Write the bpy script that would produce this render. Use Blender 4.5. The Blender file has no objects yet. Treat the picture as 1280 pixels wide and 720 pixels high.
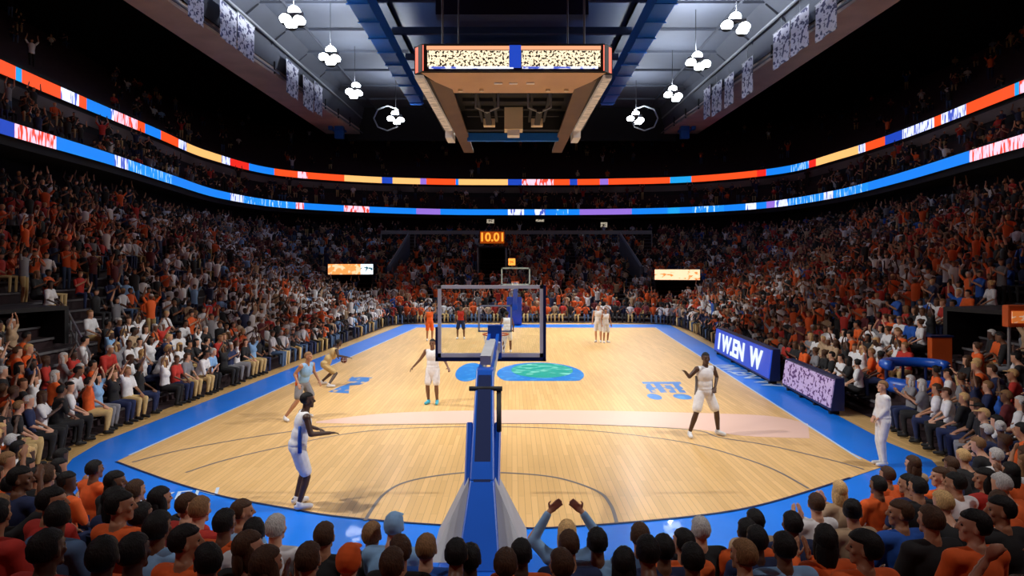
import bpy, bmesh, math, random
import numpy as np
from mathutils import Vector, Matrix
R = math.radians
PI = math.pi
sc = bpy.context.scene
COL = sc.collection
random.seed(7)
rng = np.random.default_rng(11)

# ------------------------------------------------------------------ camera
EYE = 4.05
cd = bpy.data.cameras.new('camera')
cam = bpy.data.objects.new('camera', cd)
COL.objects.link(cam)
cam.location = (0, 0, EYE)
cam.rotation_euler = (R(90), 0, 0)
cd.sensor_width = 36
cd.lens = 22.5
cd.shift_y = -29 / 1280
cd.clip_end = 400
sc.camera = cam
# ------------------------------------------------------------------ world, exposure
w = bpy.data.worlds.new('arena_dark')
sc.world = w
w.use_nodes = True
w.node_tree.nodes['Background'].inputs[0].default_value = (0.5, 0.6, 0.9, 1)
w.node_tree.nodes['Background'].inputs[1].default_value = 0.006
sc.view_settings.view_transform = 'Standard'
sc.view_settings.look = 'None'
sc.view_settings.gamma = 1
sc.view_settings.exposure = 0.28
sc.view_settings.use_curve_mapping = False
sc.cycles.use_denoising = True
sc.cycles.max_bounces = 5
sc.cycles.diffuse_bounces = 3
sc.cycles.glossy_bounces = 3
sc.cycles.transmission_bounces = 4
sc.cycles.sample_clamp_indirect = 4
# ------------------------------------------------------------------ flood lights (spots in the fixtures, in unseen rows, and an added pair)
SPOT_W = 9000
FLOODS = [(-13.2, 38.7, 19), (-13.0, 45.8, 19), (-13.5, 54.9, 19), (-11.8, 65, 19),
          (13.9, 39.7, 19), (13.5, 47, 19), (14, 55.9, 19), (12.6, 65, 19),
          (-13.2, 30, 19), (-13.2, 21, 19), (-13.2, 11, 19), (13.7, 30, 19), (13.7, 21, 19), (13.7, 11, 19), (-13.2, 2, 19), (13.7, 2, 19)]  # out-of-view rows without fixtures; last pair added to light the backboard frame


def court_cx(y):
    return -0.475 + 0.0716 * (y - 13)


def add_spot(loc, target, power, size, blend, radius=0.35, col=(1, 0.98, 0.95)):
    l = bpy.data.lights.new('flood_beam', 'SPOT')
    l.energy = power
    l.spot_size = R(size)
    l.spot_blend = blend
    l.shadow_soft_size = radius
    l.color = col
    o = bpy.data.objects.new('flood_beam', l)
    COL.objects.link(o)
    o.location = loc
    o.rotation_euler = (Vector(target) - Vector(loc)).to_track_quat('-Z', 'Y').to_euler()
    return o


for (lx, ly, lz) in FLOODS:
    s = -1 if lx < 0 else 1
    ty = 13 if ly < 5 else 15 if ly < 15 else 23 if ly < 25 else 32 if ly < 35 else 39 if ly < 43 else 42 if ly < 50 else 36
    add_spot((lx, ly, lz - 0.45), (court_cx(ty) - s * 1.5, ty, 0), SPOT_W * (1 if ly > 5 else .3), 54, 0.8)


# ------------------------------------------------------------------ materials
def mat(name, col, rough=0.6, metal=0.0, emit=None, estr=1.0, coat=0.0, spec=0.5):
    m = bpy.data.materials.new(name)
    m.use_nodes = True
    b = m.node_tree.nodes['Principled BSDF']
    b.inputs['Base Color'].default_value = (*col, 1)
    b.inputs['Roughness'].default_value = rough
    b.inputs['Metallic'].default_value = metal
    b.inputs['Coat Weight'].default_value = coat
    b.inputs['Specular IOR Level'].default_value = spec
    if emit:
        b.inputs['Emission Color'].default_value = (*emit, 1)
        b.inputs['Emission Strength'].default_value = estr
    return m


def nodes(m):
    return m.node_tree.nodes, m.node_tree.links, m.node_tree.nodes['Principled BSDF']


def mottle(m, scale=6, amt=0.25, detail=4):
    """multiply the base colour by a soft wear noise"""
    n, l, b = nodes(m)
    tc = n.new('ShaderNodeTexCoord')
    no = n.new('ShaderNodeTexNoise')
    no.inputs['Scale'].default_value = scale
    no.inputs['Detail'].default_value = detail
    mr = n.new('ShaderNodeMapRange')
    mr.inputs[3].default_value = 1 - amt
    mr.inputs[4].default_value = 1 + amt
    mx = n.new('ShaderNodeMix')
    mx.data_type = 'RGBA'
    mx.blend_type = 'MULTIPLY'
    mx.inputs[0].default_value = 1
    mx.inputs[6].default_value = b.inputs['Base Color'].default_value[:]
    l.new(tc.outputs['Object'], no.inputs['Vector'])
    l.new(no.outputs['Fac'], mr.inputs[0])
    l.new(mr.outputs[0], mx.inputs[7])
    l.new(mx.outputs[2], b.inputs['Base Color'])
    return m


def marks(name, paper, ink, sx, sy, thr=0.5, emit=0.0, coord='Generated', axes='xz', rough=0.7):
    """rows of small blocky unreadable lettering: ink on paper"""
    m = mat(name, paper, rough)
    n, l, b = nodes(m)
    tc = n.new('ShaderNodeTexCoord')
    mp = n.new('ShaderNodeMapping')
    sc3 = {'xz': (sx, 1, sy), 'yz': (1, sx, sy), 'xy': (sx, sy, 1)}[axes]
    mp.inputs['Scale'].default_value = sc3
    vo = n.new('ShaderNodeTexNoise')
    vo.inputs['Scale'].default_value = 1
    vo.inputs['Detail'].default_value = 1.5
    cr = n.new('ShaderNodeValToRGB')
    cr.color_ramp.interpolation = 'LINEAR'
    cr.color_ramp.elements[0].position = thr - 0.03
    cr.color_ramp.elements[1].position = thr + 0.03
    cr.color_ramp.elements[0].color = (*ink, 1)
    cr.color_ramp.elements[1].color = (*paper, 1)
    l.new(tc.outputs[coord], mp.inputs[0])
    l.new(mp.outputs[0], vo.inputs['Vector'])
    l.new(vo.outputs['Fac'], cr.inputs[0])
    l.new(cr.outputs[0], b.inputs['Base Color'])
    if emit:
        l.new(cr.outputs[0], b.inputs['Emission Color'])
        b.inputs['Emission Strength'].default_value = emit
    return m


def wood_mat():
    m = mat('maple_floor', (0.66, 0.40, 0.17), 0.42, coat=0.12)
    n, l, b = nodes(m)
    b.inputs['Coat Roughness'].default_value = 0.22
    tc = n.new('ShaderNodeTexCoord')
    mp = n.new('ShaderNodeMapping')
    mp.inputs['Rotation'].default_value = (0, 0, R(90))
    br = n.new('ShaderNodeTexBrick')
    br.inputs['Scale'].default_value = 1
    br.inputs['Brick Width'].default_value = 1.6
    br.inputs['Row Height'].default_value = 0.11
    br.inputs['Mortar Size'].default_value = 0.004
    br.inputs['Color1'].default_value = (0.80, 0.50, 0.20, 1)
    br.inputs['Color2'].default_value = (0.68, 0.415, 0.155, 1)
    br.inputs['Mortar'].default_value = (0.46, 0.27, 0.11, 1)
    no = n.new('ShaderNodeTexNoise')
    no.inputs['Scale'].default_value = 0.7
    no.inputs['Detail'].default_value = 5
    mp2 = n.new('ShaderNodeMapping')
    mp2.inputs['Scale'].default_value = (1.5, 0.35, 1)
    mr = n.new('ShaderNodeMapRange')
    mr.inputs[3].default_value = 0.86
    mr.inputs[4].default_value = 1.14
    mx = n.new('ShaderNodeMix')
    mx.data_type = 'RGBA'
    mx.blend_type = 'MULTIPLY'
    mx.inputs[0].default_value = 1
    l.new(tc.outputs['Object'], mp.inputs[0])
    l.new(mp.outputs[0], br.inputs['Vector'])
    l.new(tc.outputs['Object'], mp2.inputs[0])
    l.new(mp2.outputs[0], no.inputs['Vector'])
    l.new(no.outputs['Fac'], mr.inputs[0])
    l.new(br.outputs['Color'], mx.inputs[6])
    l.new(mr.outputs[0], mx.inputs[7])
    l.new(mx.outputs[2], b.inputs['Base Color'])
    return m


M = {}
M['wood'] = wood_mat()
M['apron'] = mottle(mat('apron_blue', (0.003, 0.19, 0.84), 0.42, coat=0.1), 1.2, 0.12)
M['line'] = mat('line_grey', (0.17, 0.15, 0.15), 0.4)
M['pink_reflection'] = mat('pale_pink_reflection', (0.76, 0.50, 0.40), 0.4)  # reflected light put into a floor colour
M['logoblue'] = marks('logo_blue_paint', (0.01, 0.20, 0.62), (0.06, 0.32, 0.72), 3, 3, 0.40, coord='Object', axes='xy', rough=0.35)
M['logohatch'] = marks('logo_hatched_paint', (0.01, 0.19, 0.60), (0.62, 0.42, 0.20), 4.5, 2.2, 0.40, coord='Object', axes='xy', rough=0.35)
M['logogreen'] = marks('logo_green_paint', (0.01, 0.34, 0.27), (0.20, 0.62, 0.50), 2.2, 3, 0.42, coord='Object', axes='xy', rough=0.35)
M['paintwhite'] = mat('pale_floor_lettering', (0.55, 0.68, 0.85), 0.4)
M['concrete'] = mottle(mat('dark_concrete', (0.03, 0.028, 0.03), 0.8), 3, 0.3)
M['tier'] = mottle(mat('tier_concrete', (0.035, 0.016, 0.02), 0.8), 2, 0.4)
M['nosing'] = mat('tier_nosing', (0.16, 0.15, 0.16), 0.6)
M['black'] = mat('black_paint', (0.006, 0.006, 0.008), 0.7)
M['dark'] = mottle(mat('dark_panel', (0.014, 0.014, 0.018), 0.8), 0.6, 0.4)
M['beam'] = mottle(mat('roof_beam_taupe', (0.72, 0.60, 0.53), 0.8), 0.5, 0.3)
M['ceil'] = mottle(mat('roof_deck_grey', (0.085, 0.095, 0.125), 0.8), 0.25, 0.35)
M['inner'] = mottle(mat('roof_inner_wall', (0.06, 0.065, 0.085), 0.8), 0.3, 0.3)
M['bluebeam'] = mottle(mat('blue_steel', (0.01, 0.15, 0.62), 0.45), 0.8, 0.2)
M['navy'] = mat('navy_panel', (0.006, 0.02, 0.07), 0.5)
M['grey'] = mat('grey_metal', (0.25, 0.26, 0.28), 0.4, 0.6)
M['midgrey'] = mat('grey_paint', (0.22, 0.23, 0.25), 0.6)
M['greypad'] = mottle(mat('grey_vinyl', (0.42, 0.43, 0.46), 0.5), 3, 0.2)
M['white'] = mat('white_paint', (0.8, 0.8, 0.82), 0.4)
M['tan'] = mottle(mat('tan_panel', (0.60, 0.36, 0.20), 0.5), 0.5, 0.25)
M['cream'] = mat('cream_metal', (0.75, 0.62, 0.42), 0.5)
M['padblue'] = mottle(mat('blue_vinyl', (0.006, 0.085, 0.50), 0.35, coat=0.3), 2, 0.15)
M['padnavy'] = mat('navy_vinyl', (0.005, 0.014, 0.075), 0.4)
M['rim'] = mat('orange_rim', (0.75, 0.13, 0.02), 0.4)
M['net'] = mat('white_net', (0.8, 0.8, 0.8), 0.8)
M['lamp'] = mat('lamp_glow', (1, 1, 1), emit=(0.92, 0.97, 1.0), estr=22)
M['banner'] = marks('banner_cloth', (0.58, 0.58, 0.66), (0.05, 0.05, 0.12), 7, 11, 0.46, coord='Generated', axes='yz')
M['glass'] = mat('backboard_glass', (1, 1, 1), 0.02)
_n, _l, _b = nodes(M['glass'])
_t = _n.new('ShaderNodeBsdfTransparent')
_t.inputs[0].default_value = (0.93, 0.96, 0.97, 1)
_g = _n.new('ShaderNodeBsdfGlossy')
_g.inputs['Roughness'].default_value = 0.03
_x = _n.new('ShaderNodeMixShader')
_x.inputs[0].default_value = 0.05
_l.new(_t.outputs[0], _x.inputs[1])
_l.new(_g.outputs[0], _x.inputs[2])
_l.new(_x.outputs[0], _n['Material Output'].inputs[0])


def led(name, col, s=1.0):
    return mat(name, (0.02, 0.02, 0.02), 0.5, emit=col, estr=s)


LED = {
    'o': led('led_orange', (1.0, 0.075, 0.012), 1.0), 'y': led('led_amber', (1.0, 0.50, 0.16), 1.0),
    'b': led('led_blue', (0.006, 0.20, 0.82), 1.0), 'n': led('led_indigo', (0.012, 0.06, 0.50), 0.9),
    'w': marks('led_white_lettering', (0.75, 0.80, 1.0), (0.06, 0.10, 0.5), 2.5, 6, 0.45, 1.0, 'Object', 'xy'),
    'p': marks('led_pink_lettering', (0.9, 0.6, 0.75), (0.8, 0.06, 0.03), 2.5, 6, 0.47, 1.0, 'Object', 'xy'),
    'v': led('led_violet', (0.30, 0.16, 0.70), 0.9), 'c': led('led_cyan', (0.01, 0.32, 0.75), 1.0),
    'r': led('led_red', (0.75, 0.02, 0.012), 1.0),
    's': marks('led_blue_lettering', (0.012, 0.24, 0.85), (0.5, 0.72, 1.0), 3, 7, 0.40, 1.0, 'Object', 'xy'),
}


# ------------------------------------------------------------------ mesh helpers
def tag(o, label=None, cat=None, group=None, kind=None):
    if label: o['label'] = label
    if cat: o['category'] = cat
    if group: o['group'] = group
    if kind: o['kind'] = kind
    return o


def empty(name, loc=(0, 0, 0), rz=0.0):
    o = bpy.data.objects.new(name, None)
    COL.objects.link(o)
    o.location = loc
    o.rotation_euler = (0, 0, rz)
    o.empty_display_size = 0.1
    return o


class MB:
    def __init__(s):
        s.v, s.f, s.m, s.mats = [], [], [], []

    def mi(s, m):
        if m not in s.mats: s.mats.append(m)
        return s.mats.index(m)

    def add(s, vs, fs, m):
        k = len(s.v)
        s.v += [tuple(x) for x in vs]
        i = s.mi(m)
        for f in fs:
            s.f.append(tuple(a + k for a in f))
            s.m.append(i)
        return s

    def hexa(s, a, m):
        """a: 8 corners, bottom ring 4 then top ring 4"""
        return s.add(a, [(0, 3, 2, 1), (4, 5, 6, 7), (0, 1, 5, 4), (1, 2, 6, 5), (2, 3, 7, 6), (3, 0, 4, 7)], m)

    def box(s, x0, x1, y0, y1, z0, z1, m):
        return s.hexa([(x0, y0, z0), (x1, y0, z0), (x1, y1, z0), (x0, y1, z0), (x0, y0, z1), (x1, y0, z1), (x1, y1, z1), (x0, y1, z1)], m)

    def bar(s, p, q, wx, wz, m, up=(0, 0, 1)):
        """a rectangular bar from p to q"""
        p, q = Vector(p), Vector(q)
        d = (q - p).normalized()
        u = Vector(up)
        if abs(d.dot(u)) > 0.98: u = Vector((0, 1, 0))
        a = d.cross(u).normalized() * wx / 2
        b = a.cross(d).normalized() * wz / 2
        return s.hexa([p - a - b, p + a - b, q + a - b, q - a - b, p - a + b, p + a + b, q + a + b, q - a + b], m)

    def tube(s, pts, rad, m, n=10, cap=True):
        pts = [Vector(p) for p in pts]
        rr = rad if isinstance(rad, (list, tuple)) else [rad] * len(pts)
        rings = []
        ref = None
        for i, p in enumerate(pts):
            d = (pts[min(i + 1, len(pts) - 1)] - pts[max(i - 1, 0)]).normalized()
            if ref is None:
                ref = Vector((1, 0, 0)) if abs(d.x) < 0.9 else Vector((0, 1, 0))
            a = (ref - d * ref.dot(d)).normalized()
            ref = a
            b = d.cross(a)
            rings.append([p + (a * math.cos(2 * PI * k / n) + b * math.sin(2 * PI * k / n)) * rr[i] for k in range(n)])
        vs = [v for r in rings for v in r]
        fs = [(i * n + k, i * n + (k + 1) % n, (i + 1) * n + (k + 1) % n, (i + 1) * n + k) for i in range(len(pts) - 1) for k in range(n)]
        if cap:
            fs += [tuple(range(n - 1, -1, -1)), tuple((len(pts) - 1) * n + k for k in range(n))]
        return s.add(vs, fs, m)

    def ell(s, c, r, m, nu=14, nv=9, rot=None, fn=None):
        c = Vector(c)
        vs = []
        for j in range(nv + 1):
            t = PI * j / nv
            for i in range(nu):
                p = 2 * PI * i / nu
                d = Vector((math.sin(t) * math.cos(p), math.sin(t) * math.sin(p), math.cos(t)))
                k = fn(d) if fn else 1
                e = Vector((d.x * r[0] * k, d.y * r[1] * k, d.z * r[2] * k))
                if rot: e = rot @ e
                vs.append(c + e)
        fs = []
        for j in range(nv):
            for i in range(nu):
                fs.append((j * nu + i, (j + 1) * nu + i, (j + 1) * nu + (i + 1) % nu, j * nu + (i + 1) % nu))
        return s.add(vs, fs, m)

    def mesh(s, name, smooth=False):
        me = bpy.data.meshes.new(name)
        me.from_pydata(s.v, [], s.f)
        for m in s.mats: me.materials.append(m)
        me.polygons.foreach_set('material_index', s.m)
        if smooth: me.polygons.foreach_set('use_smooth', [True] * len(s.f))
        me.update()
        return me

    def build(s, name, parent=None, smooth=False, loc=None, bevel=0):
        o = bpy.data.objects.new(name, s.mesh(name, smooth))
        COL.objects.link(o)
        if parent: o.parent = parent
        if loc: o.location = loc
        if bevel:
            b = o.modifiers.new('bevel', 'BEVEL')
            b.width = bevel
            b.segments = 2
        return o


def ground(px, py, z=0.0):
    d = (EYE - z) * 800 / (py - 331)
    return Vector(((px - 640) / 800 * d, d, z))


def at(px, py, d):
    return Vector(((px - 640) / 800 * d, d, EYE - (py - 331) / 800 * d))


def catmull(P, n, closed=True):
    P = [np.array(p, float) for p in P]
    N = len(P)
    out = []
    segs = N if closed else N - 1
    for i in range(segs):
        g = (lambda k: P[k % N]) if closed else (lambda k: P[min(max(k, 0), N - 1)])
        a, b, c, d = g(i - 1), g(i), g(i + 1), g(i + 2)
        for k in range(n):
            t = k / n
            out.append(0.5 * ((2 * b) + (-a + c) * t + (2 * a - 5 * b + 4 * c - d) * t * t + (-a + 3 * b - 3 * c + d) * t ** 3))
    if not closed: out.append(P[-1])
    return np.array(out)


# ------------------------------------------------------------------ the bowl: matched closed curves
C0 = catmull([(0.3, 7.0), (3.6, 7.6), (6.6, 9.3), (8.6, 11.8), (9.4, 15), (9.6, 21), (10.0, 27), (10.4, 33), (10.9, 39), (10.6, 43), (8, 44.6), (4.5, 44.8),
              (1.4, 44.8), (-1.7, 44.8), (-5.2, 44.6), (-7.9, 43), (-8.4, 39), (-8.7, 33), (-9.1, 27), (-9.5, 21), (-9.9, 15), (-9.2, 11.8), (-6.6, 9.3), (-3, 7.6)], 30)
C1 = catmull([(0, -15), (9, -8), (15, 0), (20, 9), (23, 18), (25, 27), (26.3, 36), (28, 47), (28.6, 57), (26.5, 67), (20, 73), (11, 75.5),
              (1.5, 76), (-8, 75.5), (-17, 72), (-24, 66), (-26, 57), (-25, 47), (-23.8, 38), (-23, 28), (-21.5, 18), (-19, 9), (-15, 0), (-9, -8)], 30)
C2 = catmull([(0, -22), (12, -14), (20, -3), (24.5, 7), (27, 17), (28.8, 27), (29.7, 37), (31, 50), (31, 60), (29.5, 70), (22, 77), (12, 79.5),
              (1.5, 80), (-9, 79.5), (-18.5, 77), (-26.5, 71), (-28.7, 60), (-28, 50), (-27.2, 38), (-26.2, 28), (-25, 17), (-23, 7), (-20, -3), (-12, -14)], 30)
MID = np.array([1.0, 32.0])
C3 = MID + (C2 - MID) * 1.5
ROWS = 22


def H(s): return 7.4 * (0.7 * s + 0.3 * s * s)


def strip(mb, A, za, B, zb, m, closed=True, flip=False):
    n = len(A)
    vs = [(a[0], a[1], za) for a in A] + [(b[0], b[1], zb) for b in B]
    fs = []
    for i in range(n if closed else n - 1):
        j = (i + 1) % n
        f = (i, j, n + j, n + i)
        fs.append(f[::-1] if flip else f)
    mb.add(vs, fs, m)


# floor
mb = MB()
mb.box(-60, 60, -45, 110, -0.4, -0.05, M['concrete'])
tag(mb.build('floor'), kind='structure')
mb = MB()
outer = C0 + (C0 - np.array([0.5, 26])) * 0.02
n0 = len(outer)
mb.add([(p[0], p[1], -0.02) for p in outer], [tuple(range(n0))], M['wood'])
tag(mb.build('floor_border'), kind='structure')

# apron: blue border around the court
ap = []
for y in np.linspace(43.6, 14.6, 20): ap.append((court_cx(y) - 9.05, y))
ap += [(-9.2, 13.4), (-8.4, 11.6), (-6.5, 9.6), (-3.5, 8.0), (0, 7.5), (3.5, 8.0), (6.4, 9.6), (8.2, 11.9), (8.72, 13.3)]
for y in np.linspace(14.6, 43.6, 20): ap.append((court_cx(y) + 8.95, y))
mb = MB()
mb.add([(p[0], p[1], -0.006) for p in ap], [tuple(range(len(ap)))], M['apron'])
tag(mb.build('court_apron'), kind='structure')
# the hardwood court with its bowed near baseline
base_px = [(145, 577), (235, 609), (302, 625), (363, 636), (430, 646.5), (548, 656), (645, 660), (719, 658), (850, 647), (934, 635), (1011, 614), (1102, 584)]
bl = catmull([ground(*p)[:2] for p in base_px], 8, closed=False)
court = [tuple(p) for p in bl] + [(court_cx(y) + 7.7, y) for y in np.linspace(14, 41.3, 12)] + [(court_cx(y) - 7.7, y) for y in np.linspace(41.3, 14, 12)]
mb = MB()
mb.add([(p[0], p[1], 0.002) for p in court], [tuple(range(len(court)))], M['wood'])
tag(mb.build('court_floor'), kind='structure')


def ribbon_line(name, pts, width, m, z=0.006, n=10):
    c = catmull([tuple(p)[:2] for p in pts], n, closed=False)
    t = np.gradient(c, axis=0)
    t /= np.linalg.norm(t, axis=1)[:, None]
    nrm = np.stack([-t[:, 1], t[:, 0]], 1)
    mb = MB()
    strip(mb, c + nrm * width / 2, z, c - nrm * width / 2, z, m, closed=False)
    return tag(mb.build(name), kind='structure')


arc1 = [(165, 578), (235, 561), (346, 542), (430, 533), (588, 530), (719, 530.5), (860, 537), (900, 547), (961, 557), (1038, 575), (1080, 587)]
arc2 = [(232, 591), (279, 576), (346, 560), (430, 543), (500, 536), (600, 533.5), (699, 536), (783, 543), (860, 554), (917, 569), (967, 587), (1011, 611)]
arc3 = [(456, 651), (480, 618), (514, 601), (581, 591), (645, 592), (699, 598), (746, 614), (763, 631), (771, 654)]
ribbon_line('court_line_or_reflection', [ground(*p) for p in arc1], 0.055, M['line'])
ribbon_line('court_line_or_reflection', [ground(*p) for p in arc2], 0.05, M['line'])
ribbon_line('court_line_or_reflection', [ground(*p) for p in arc3], 0.06, M['line'])
ribbon_line('court_line_or_reflection', [(court_cx(y) - 7.7, y) for y in (13.6, 22, 30, 41.3)], 0.06, M['paintwhite'], 0.005)
ribbon_line('court_line_or_reflection', [(court_cx(y) + 7.7, y) for y in (13.3, 22, 30, 41.3)], 0.06, M['paintwhite'], 0.005)
ribbon_line('court_line_or_reflection', [tuple(p) for p in bl[::6]], 0.05, M['padnavy'], 0.005)
# pale pink reflected light, painted on as a flat band beyond the arcs
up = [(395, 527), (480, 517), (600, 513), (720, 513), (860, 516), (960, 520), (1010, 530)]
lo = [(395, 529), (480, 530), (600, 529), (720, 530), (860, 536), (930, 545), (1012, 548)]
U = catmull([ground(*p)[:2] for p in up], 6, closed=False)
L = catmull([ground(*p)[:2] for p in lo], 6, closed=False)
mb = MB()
strip(mb, U, 0.004, L, 0.004, M['pink_reflection'], closed=False)
tag(mb.build('court_line_or_reflection'), kind='structure')  # the painted reflection, not a marked line


def floor_patch(name, pts, m, z=0.005):
    mb = MB()
    mb.add([(p[0], p[1], z) for p in pts], [tuple(range(len(pts)))], m)
    return tag(mb.build(name), kind='structure')


def ellpts(cx, cy, rx, ry, n=40, y0=None):
    o = []
    for k in range(n):
        a = 2 * PI * k / n
        x, y = cx + rx * math.cos(a), cy + ry * math.sin(a)
        if y0 is not None: y = max(y, y0)
        o.append((x, y))
    return o


floor_patch('court_emblem', ellpts(1.05, 23.9, 1.62, 2.6, y0=22.3), M['logoblue'], 0.005)
floor_patch('court_emblem', ellpts(1.15, 24.6, 1.18, 1.7), M['logogreen'], 0.008)
floor_patch('court_emblem', ellpts(-1.62, 24.3, 0.50, 2.1), M['logoblue'], 0.005)
floor_patch('court_emblem', [ground(*p) for p in [(440, 471), (466, 472), (460, 477), (450, 481), (437, 482), (436, 492), (410, 490), (424, 484), (440, 478), (434, 476)]], M['logohatch'])
for k in range(4):
    a = 803 + k * 12
    floor_patch('court_emblem', [ground(*p) for p in [(a, 478), (a + 8, 478), (a + 19, 491), (a + 11, 491)]], M['logohatch'])
floor_patch('court_emblem', [ground(*p) for p in [(802, 477.5), (850, 477.5), (852, 480), (804, 480)]], M['logoblue'], .007)
floor_patch('court_emblem', [ground(*p) for p in [(807, 484.5), (853, 484.5), (854, 486), (808, 486)]], M['logohatch'], .007)
c = ground(818, 496); floor_patch('court_emblem', ellpts(c.x, c.y, 0.21, 0.45, 24), M['logoblue'], 0.006)
c = ground(853, 496); floor_patch('court_emblem', ellpts(c.x, c.y, 0.27, 0.42, 24), M['logoblue'], 0.006)


def text_mesh(name, txt, size, m, matrix, extrude=0.0, parent=None, bold=0.0):
    cu = bpy.data.curves.new(name, 'FONT')
    cu.body = txt
    cu.size = size
    cu.align_x = 'CENTER'
    cu.align_y = 'CENTER'
    cu.extrude = extrude
    cu.offset = bold
    t = bpy.data.objects.new('tmp', cu)
    COL.objects.link(t)
    dg = bpy.context.evaluated_depsgraph_get()
    me = bpy.data.meshes.new_from_object(t.evaluated_get(dg))
    bpy.data.objects.remove(t)
    me.materials.clear()
    me.materials.append(m)
    me.name = name
    o = bpy.data.objects.new(name, me)
    COL.objects.link(o)
    if parent:
        o.parent = parent
    o.matrix_local = matrix
    return o


def frame_mat(loc, xdir, ydir):
    x = Vector(xdir).normalized()
    y = Vector(ydir).normalized()
    z = x.cross(y).normalized()
    y = z.cross(x)
    m = Matrix((x, y, z)).transposed().to_4x4()
    m.translation = Vector(loc)
    return m


# pale lettering painted on the right-hand apron and the near left apron
t = text_mesh('court_lettering', 'IW.EN W', 1.15, M['paintwhite'], frame_mat((court_cx(23.5) + 8.33, 23.6, 0.004), (0.07, -1, 0), (1, 0.07, 0)), bold=0.02)
tag(t, kind='structure')
t = text_mesh('court_lettering', 'WEN', 0.6, M['paintwhite'], frame_mat((*ground(222, 620)[:2], 0.004), (1, 0.35, 0), (-0.5, 1, 0)))
tag(t, kind='structure')

# lower seating tier, stepped
mb = MB()
curves = [(1 - s) * C0 + s * C1 for s in [j / ROWS for j in range(ROWS + 1)]]
for j in range(ROWS):
    z0 = H(j / ROWS) - 0.02 if j else -0.05
    z1 = H((j + 1) / ROWS)
    if j == 0:
        z1 = H(1 / ROWS)
    A, B = curves[j], curves[j + 1]
    zt = H(j / ROWS)
    # tread at zt then riser up to the next level
    strip(mb, A, zt, B, zt, M['tier'], flip=True)
    strip(mb, B, zt, B, H((j + 1) / ROWS), M['tier'], flip=True)
    nb = B + (A - B) / np.linalg.norm(A - B, axis=1)[:, None] * 0.07
    strip(mb, nb, H((j + 1) / ROWS) + 0.012, B, H((j + 1) / ROWS) + 0.012, M['nosing'], flip=True)
    strip(mb, nb, H((j + 1) / ROWS) - 0.05, nb, H((j + 1) / ROWS) + 0.012, M['nosing'], flip=True)
tag(mb.build('lower_seating_tier'), kind='structure')

# club level: floor slab, back wall, second tier, third tier
mb = MB()
strip(mb, C1, 7.4, C2, 7.4, M['dark'])
strip(mb, C2, 7.4, C2, 9.7, M['dark'])
tag(mb.build('wall_concourse'), kind='structure')
mb = MB()
Cf = C1 + (C1 - MID) * 0.004
strip(mb, Cf, 9.55, C2, 9.65, M['dark'])
strip(mb, Cf, 9.55, Cf, 10.75, M['dark'])
T2R = 5
Ca = MID + (C1 - MID) * 1.02
for j in range(T2R):
    A = Ca + (C2 - Ca) * (j / T2R * 0.9)
    B = Ca + (C2 - Ca) * ((j + 1) / T2R * 0.9)
    z = 10.0 + 0.5 * j
    strip(mb, A, z, B, z, M['tier'])
    strip(mb, B, z, B, z + 0.5, M['tier'])
tag(mb.build('club_seating_tier'), kind='structure')
mb = MB()
strip(mb, C2 * 1.0, 12.4, C2, 13.9, M['dark'])
M['suite'] = mottle(mat('suite_front', (0.16, 0.13, 0.12), 0.7), 0.35, 0.8, 1)
Ci = MID + (C2 - MID) * 0.995
strip(mb, Ci, 13.0, Ci, 13.7, M['suite'])
Ch = MID + (C2 - MID) * 1.012
strip(mb, C2, 13.9, C2, 15.0, M['dark'])
T3R = 16
for j in range(T3R):
    A = C2 + (C3 - C2) * (j / T3R) * 0.9 + (C2 - MID) * 0.01
    B = C2 + (C3 - C2) * ((j + 1) / T3R) * 0.9 + (C2 - MID) * 0.01
    z = 14.6 + 0.62 * j
    strip(mb, A, z, B, z, M['tier'])
    strip(mb, B, z, B, z + 0.62, M['tier'])
tag(mb.build('upper_seating_tier'), kind='structure')
# outer wall and roof
mb = MB()
C4 = MID + (C2 - MID) * 1.62
strip(mb, C4, -0.1, C4, 27, M['black'])
tag(mb.build('wall_bowl'), kind='structure')
mb = MB()
mb.add([(p[0], p[1], 26.8) for p in C4], [tuple(range(len(C4)))], M['black'])
tag(mb.build('ceiling'), kind='structure')


# ------------------------------------------------------------------ ribbon boards
def ribbon(name, C, z0, z1, segs, off, label):
    P = MID + (C - MID) * off
    n = len(P)
    mb = MB()
    back = MID + (C - MID) * (off + 0.004)
    for i in range(n):
        j = (i + 1) % n
        p, q = P[i], P[j]
        my = (p[1] + q[1]) / 2
        key = 'o' if 'r' in name else 'b'
        if my > 4:
            px = 640 + 800 * (p[0] + q[0]) / 2 / my
            key = segs[-1][1]
            for (lim, k) in segs:
                if px < lim:
                    key = k
                    break
        m = LED[key]
        a, b = back[i], back[j]
        mb.add([(p[0], p[1], z0), (q[0], q[1], z0), (q[0], q[1], z1), (p[0], p[1], z1)], [(0, 3, 2, 1)], m)
        mb.add([(p[0], p[1], z0), (q[0], q[1], z0), (b[0], b[1], z0), (a[0], a[1], z0)], [(0, 1, 2, 3)], M['black'])
        mb.add([(p[0], p[1], z1), (q[0], q[1], z1), (b[0], b[1], z1), (a[0], a[1], z1)], [(0, 3, 2, 1)], M['black'])
        mb.add([(a[0], a[1], z0), (b[0], b[1], z0), (b[0], b[1], z1), (a[0], a[1], z1)], [(0, 1, 2, 3)], M['black'])
    return tag(mb.build(name), label, 'led ribbon board')


def densify(C, k=4):
    n = len(C)
    return np.concatenate([[C[i] + (C[(i + 1) % n] - C[i]) * t / k for t in range(k)] for i in range(n)])


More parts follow.
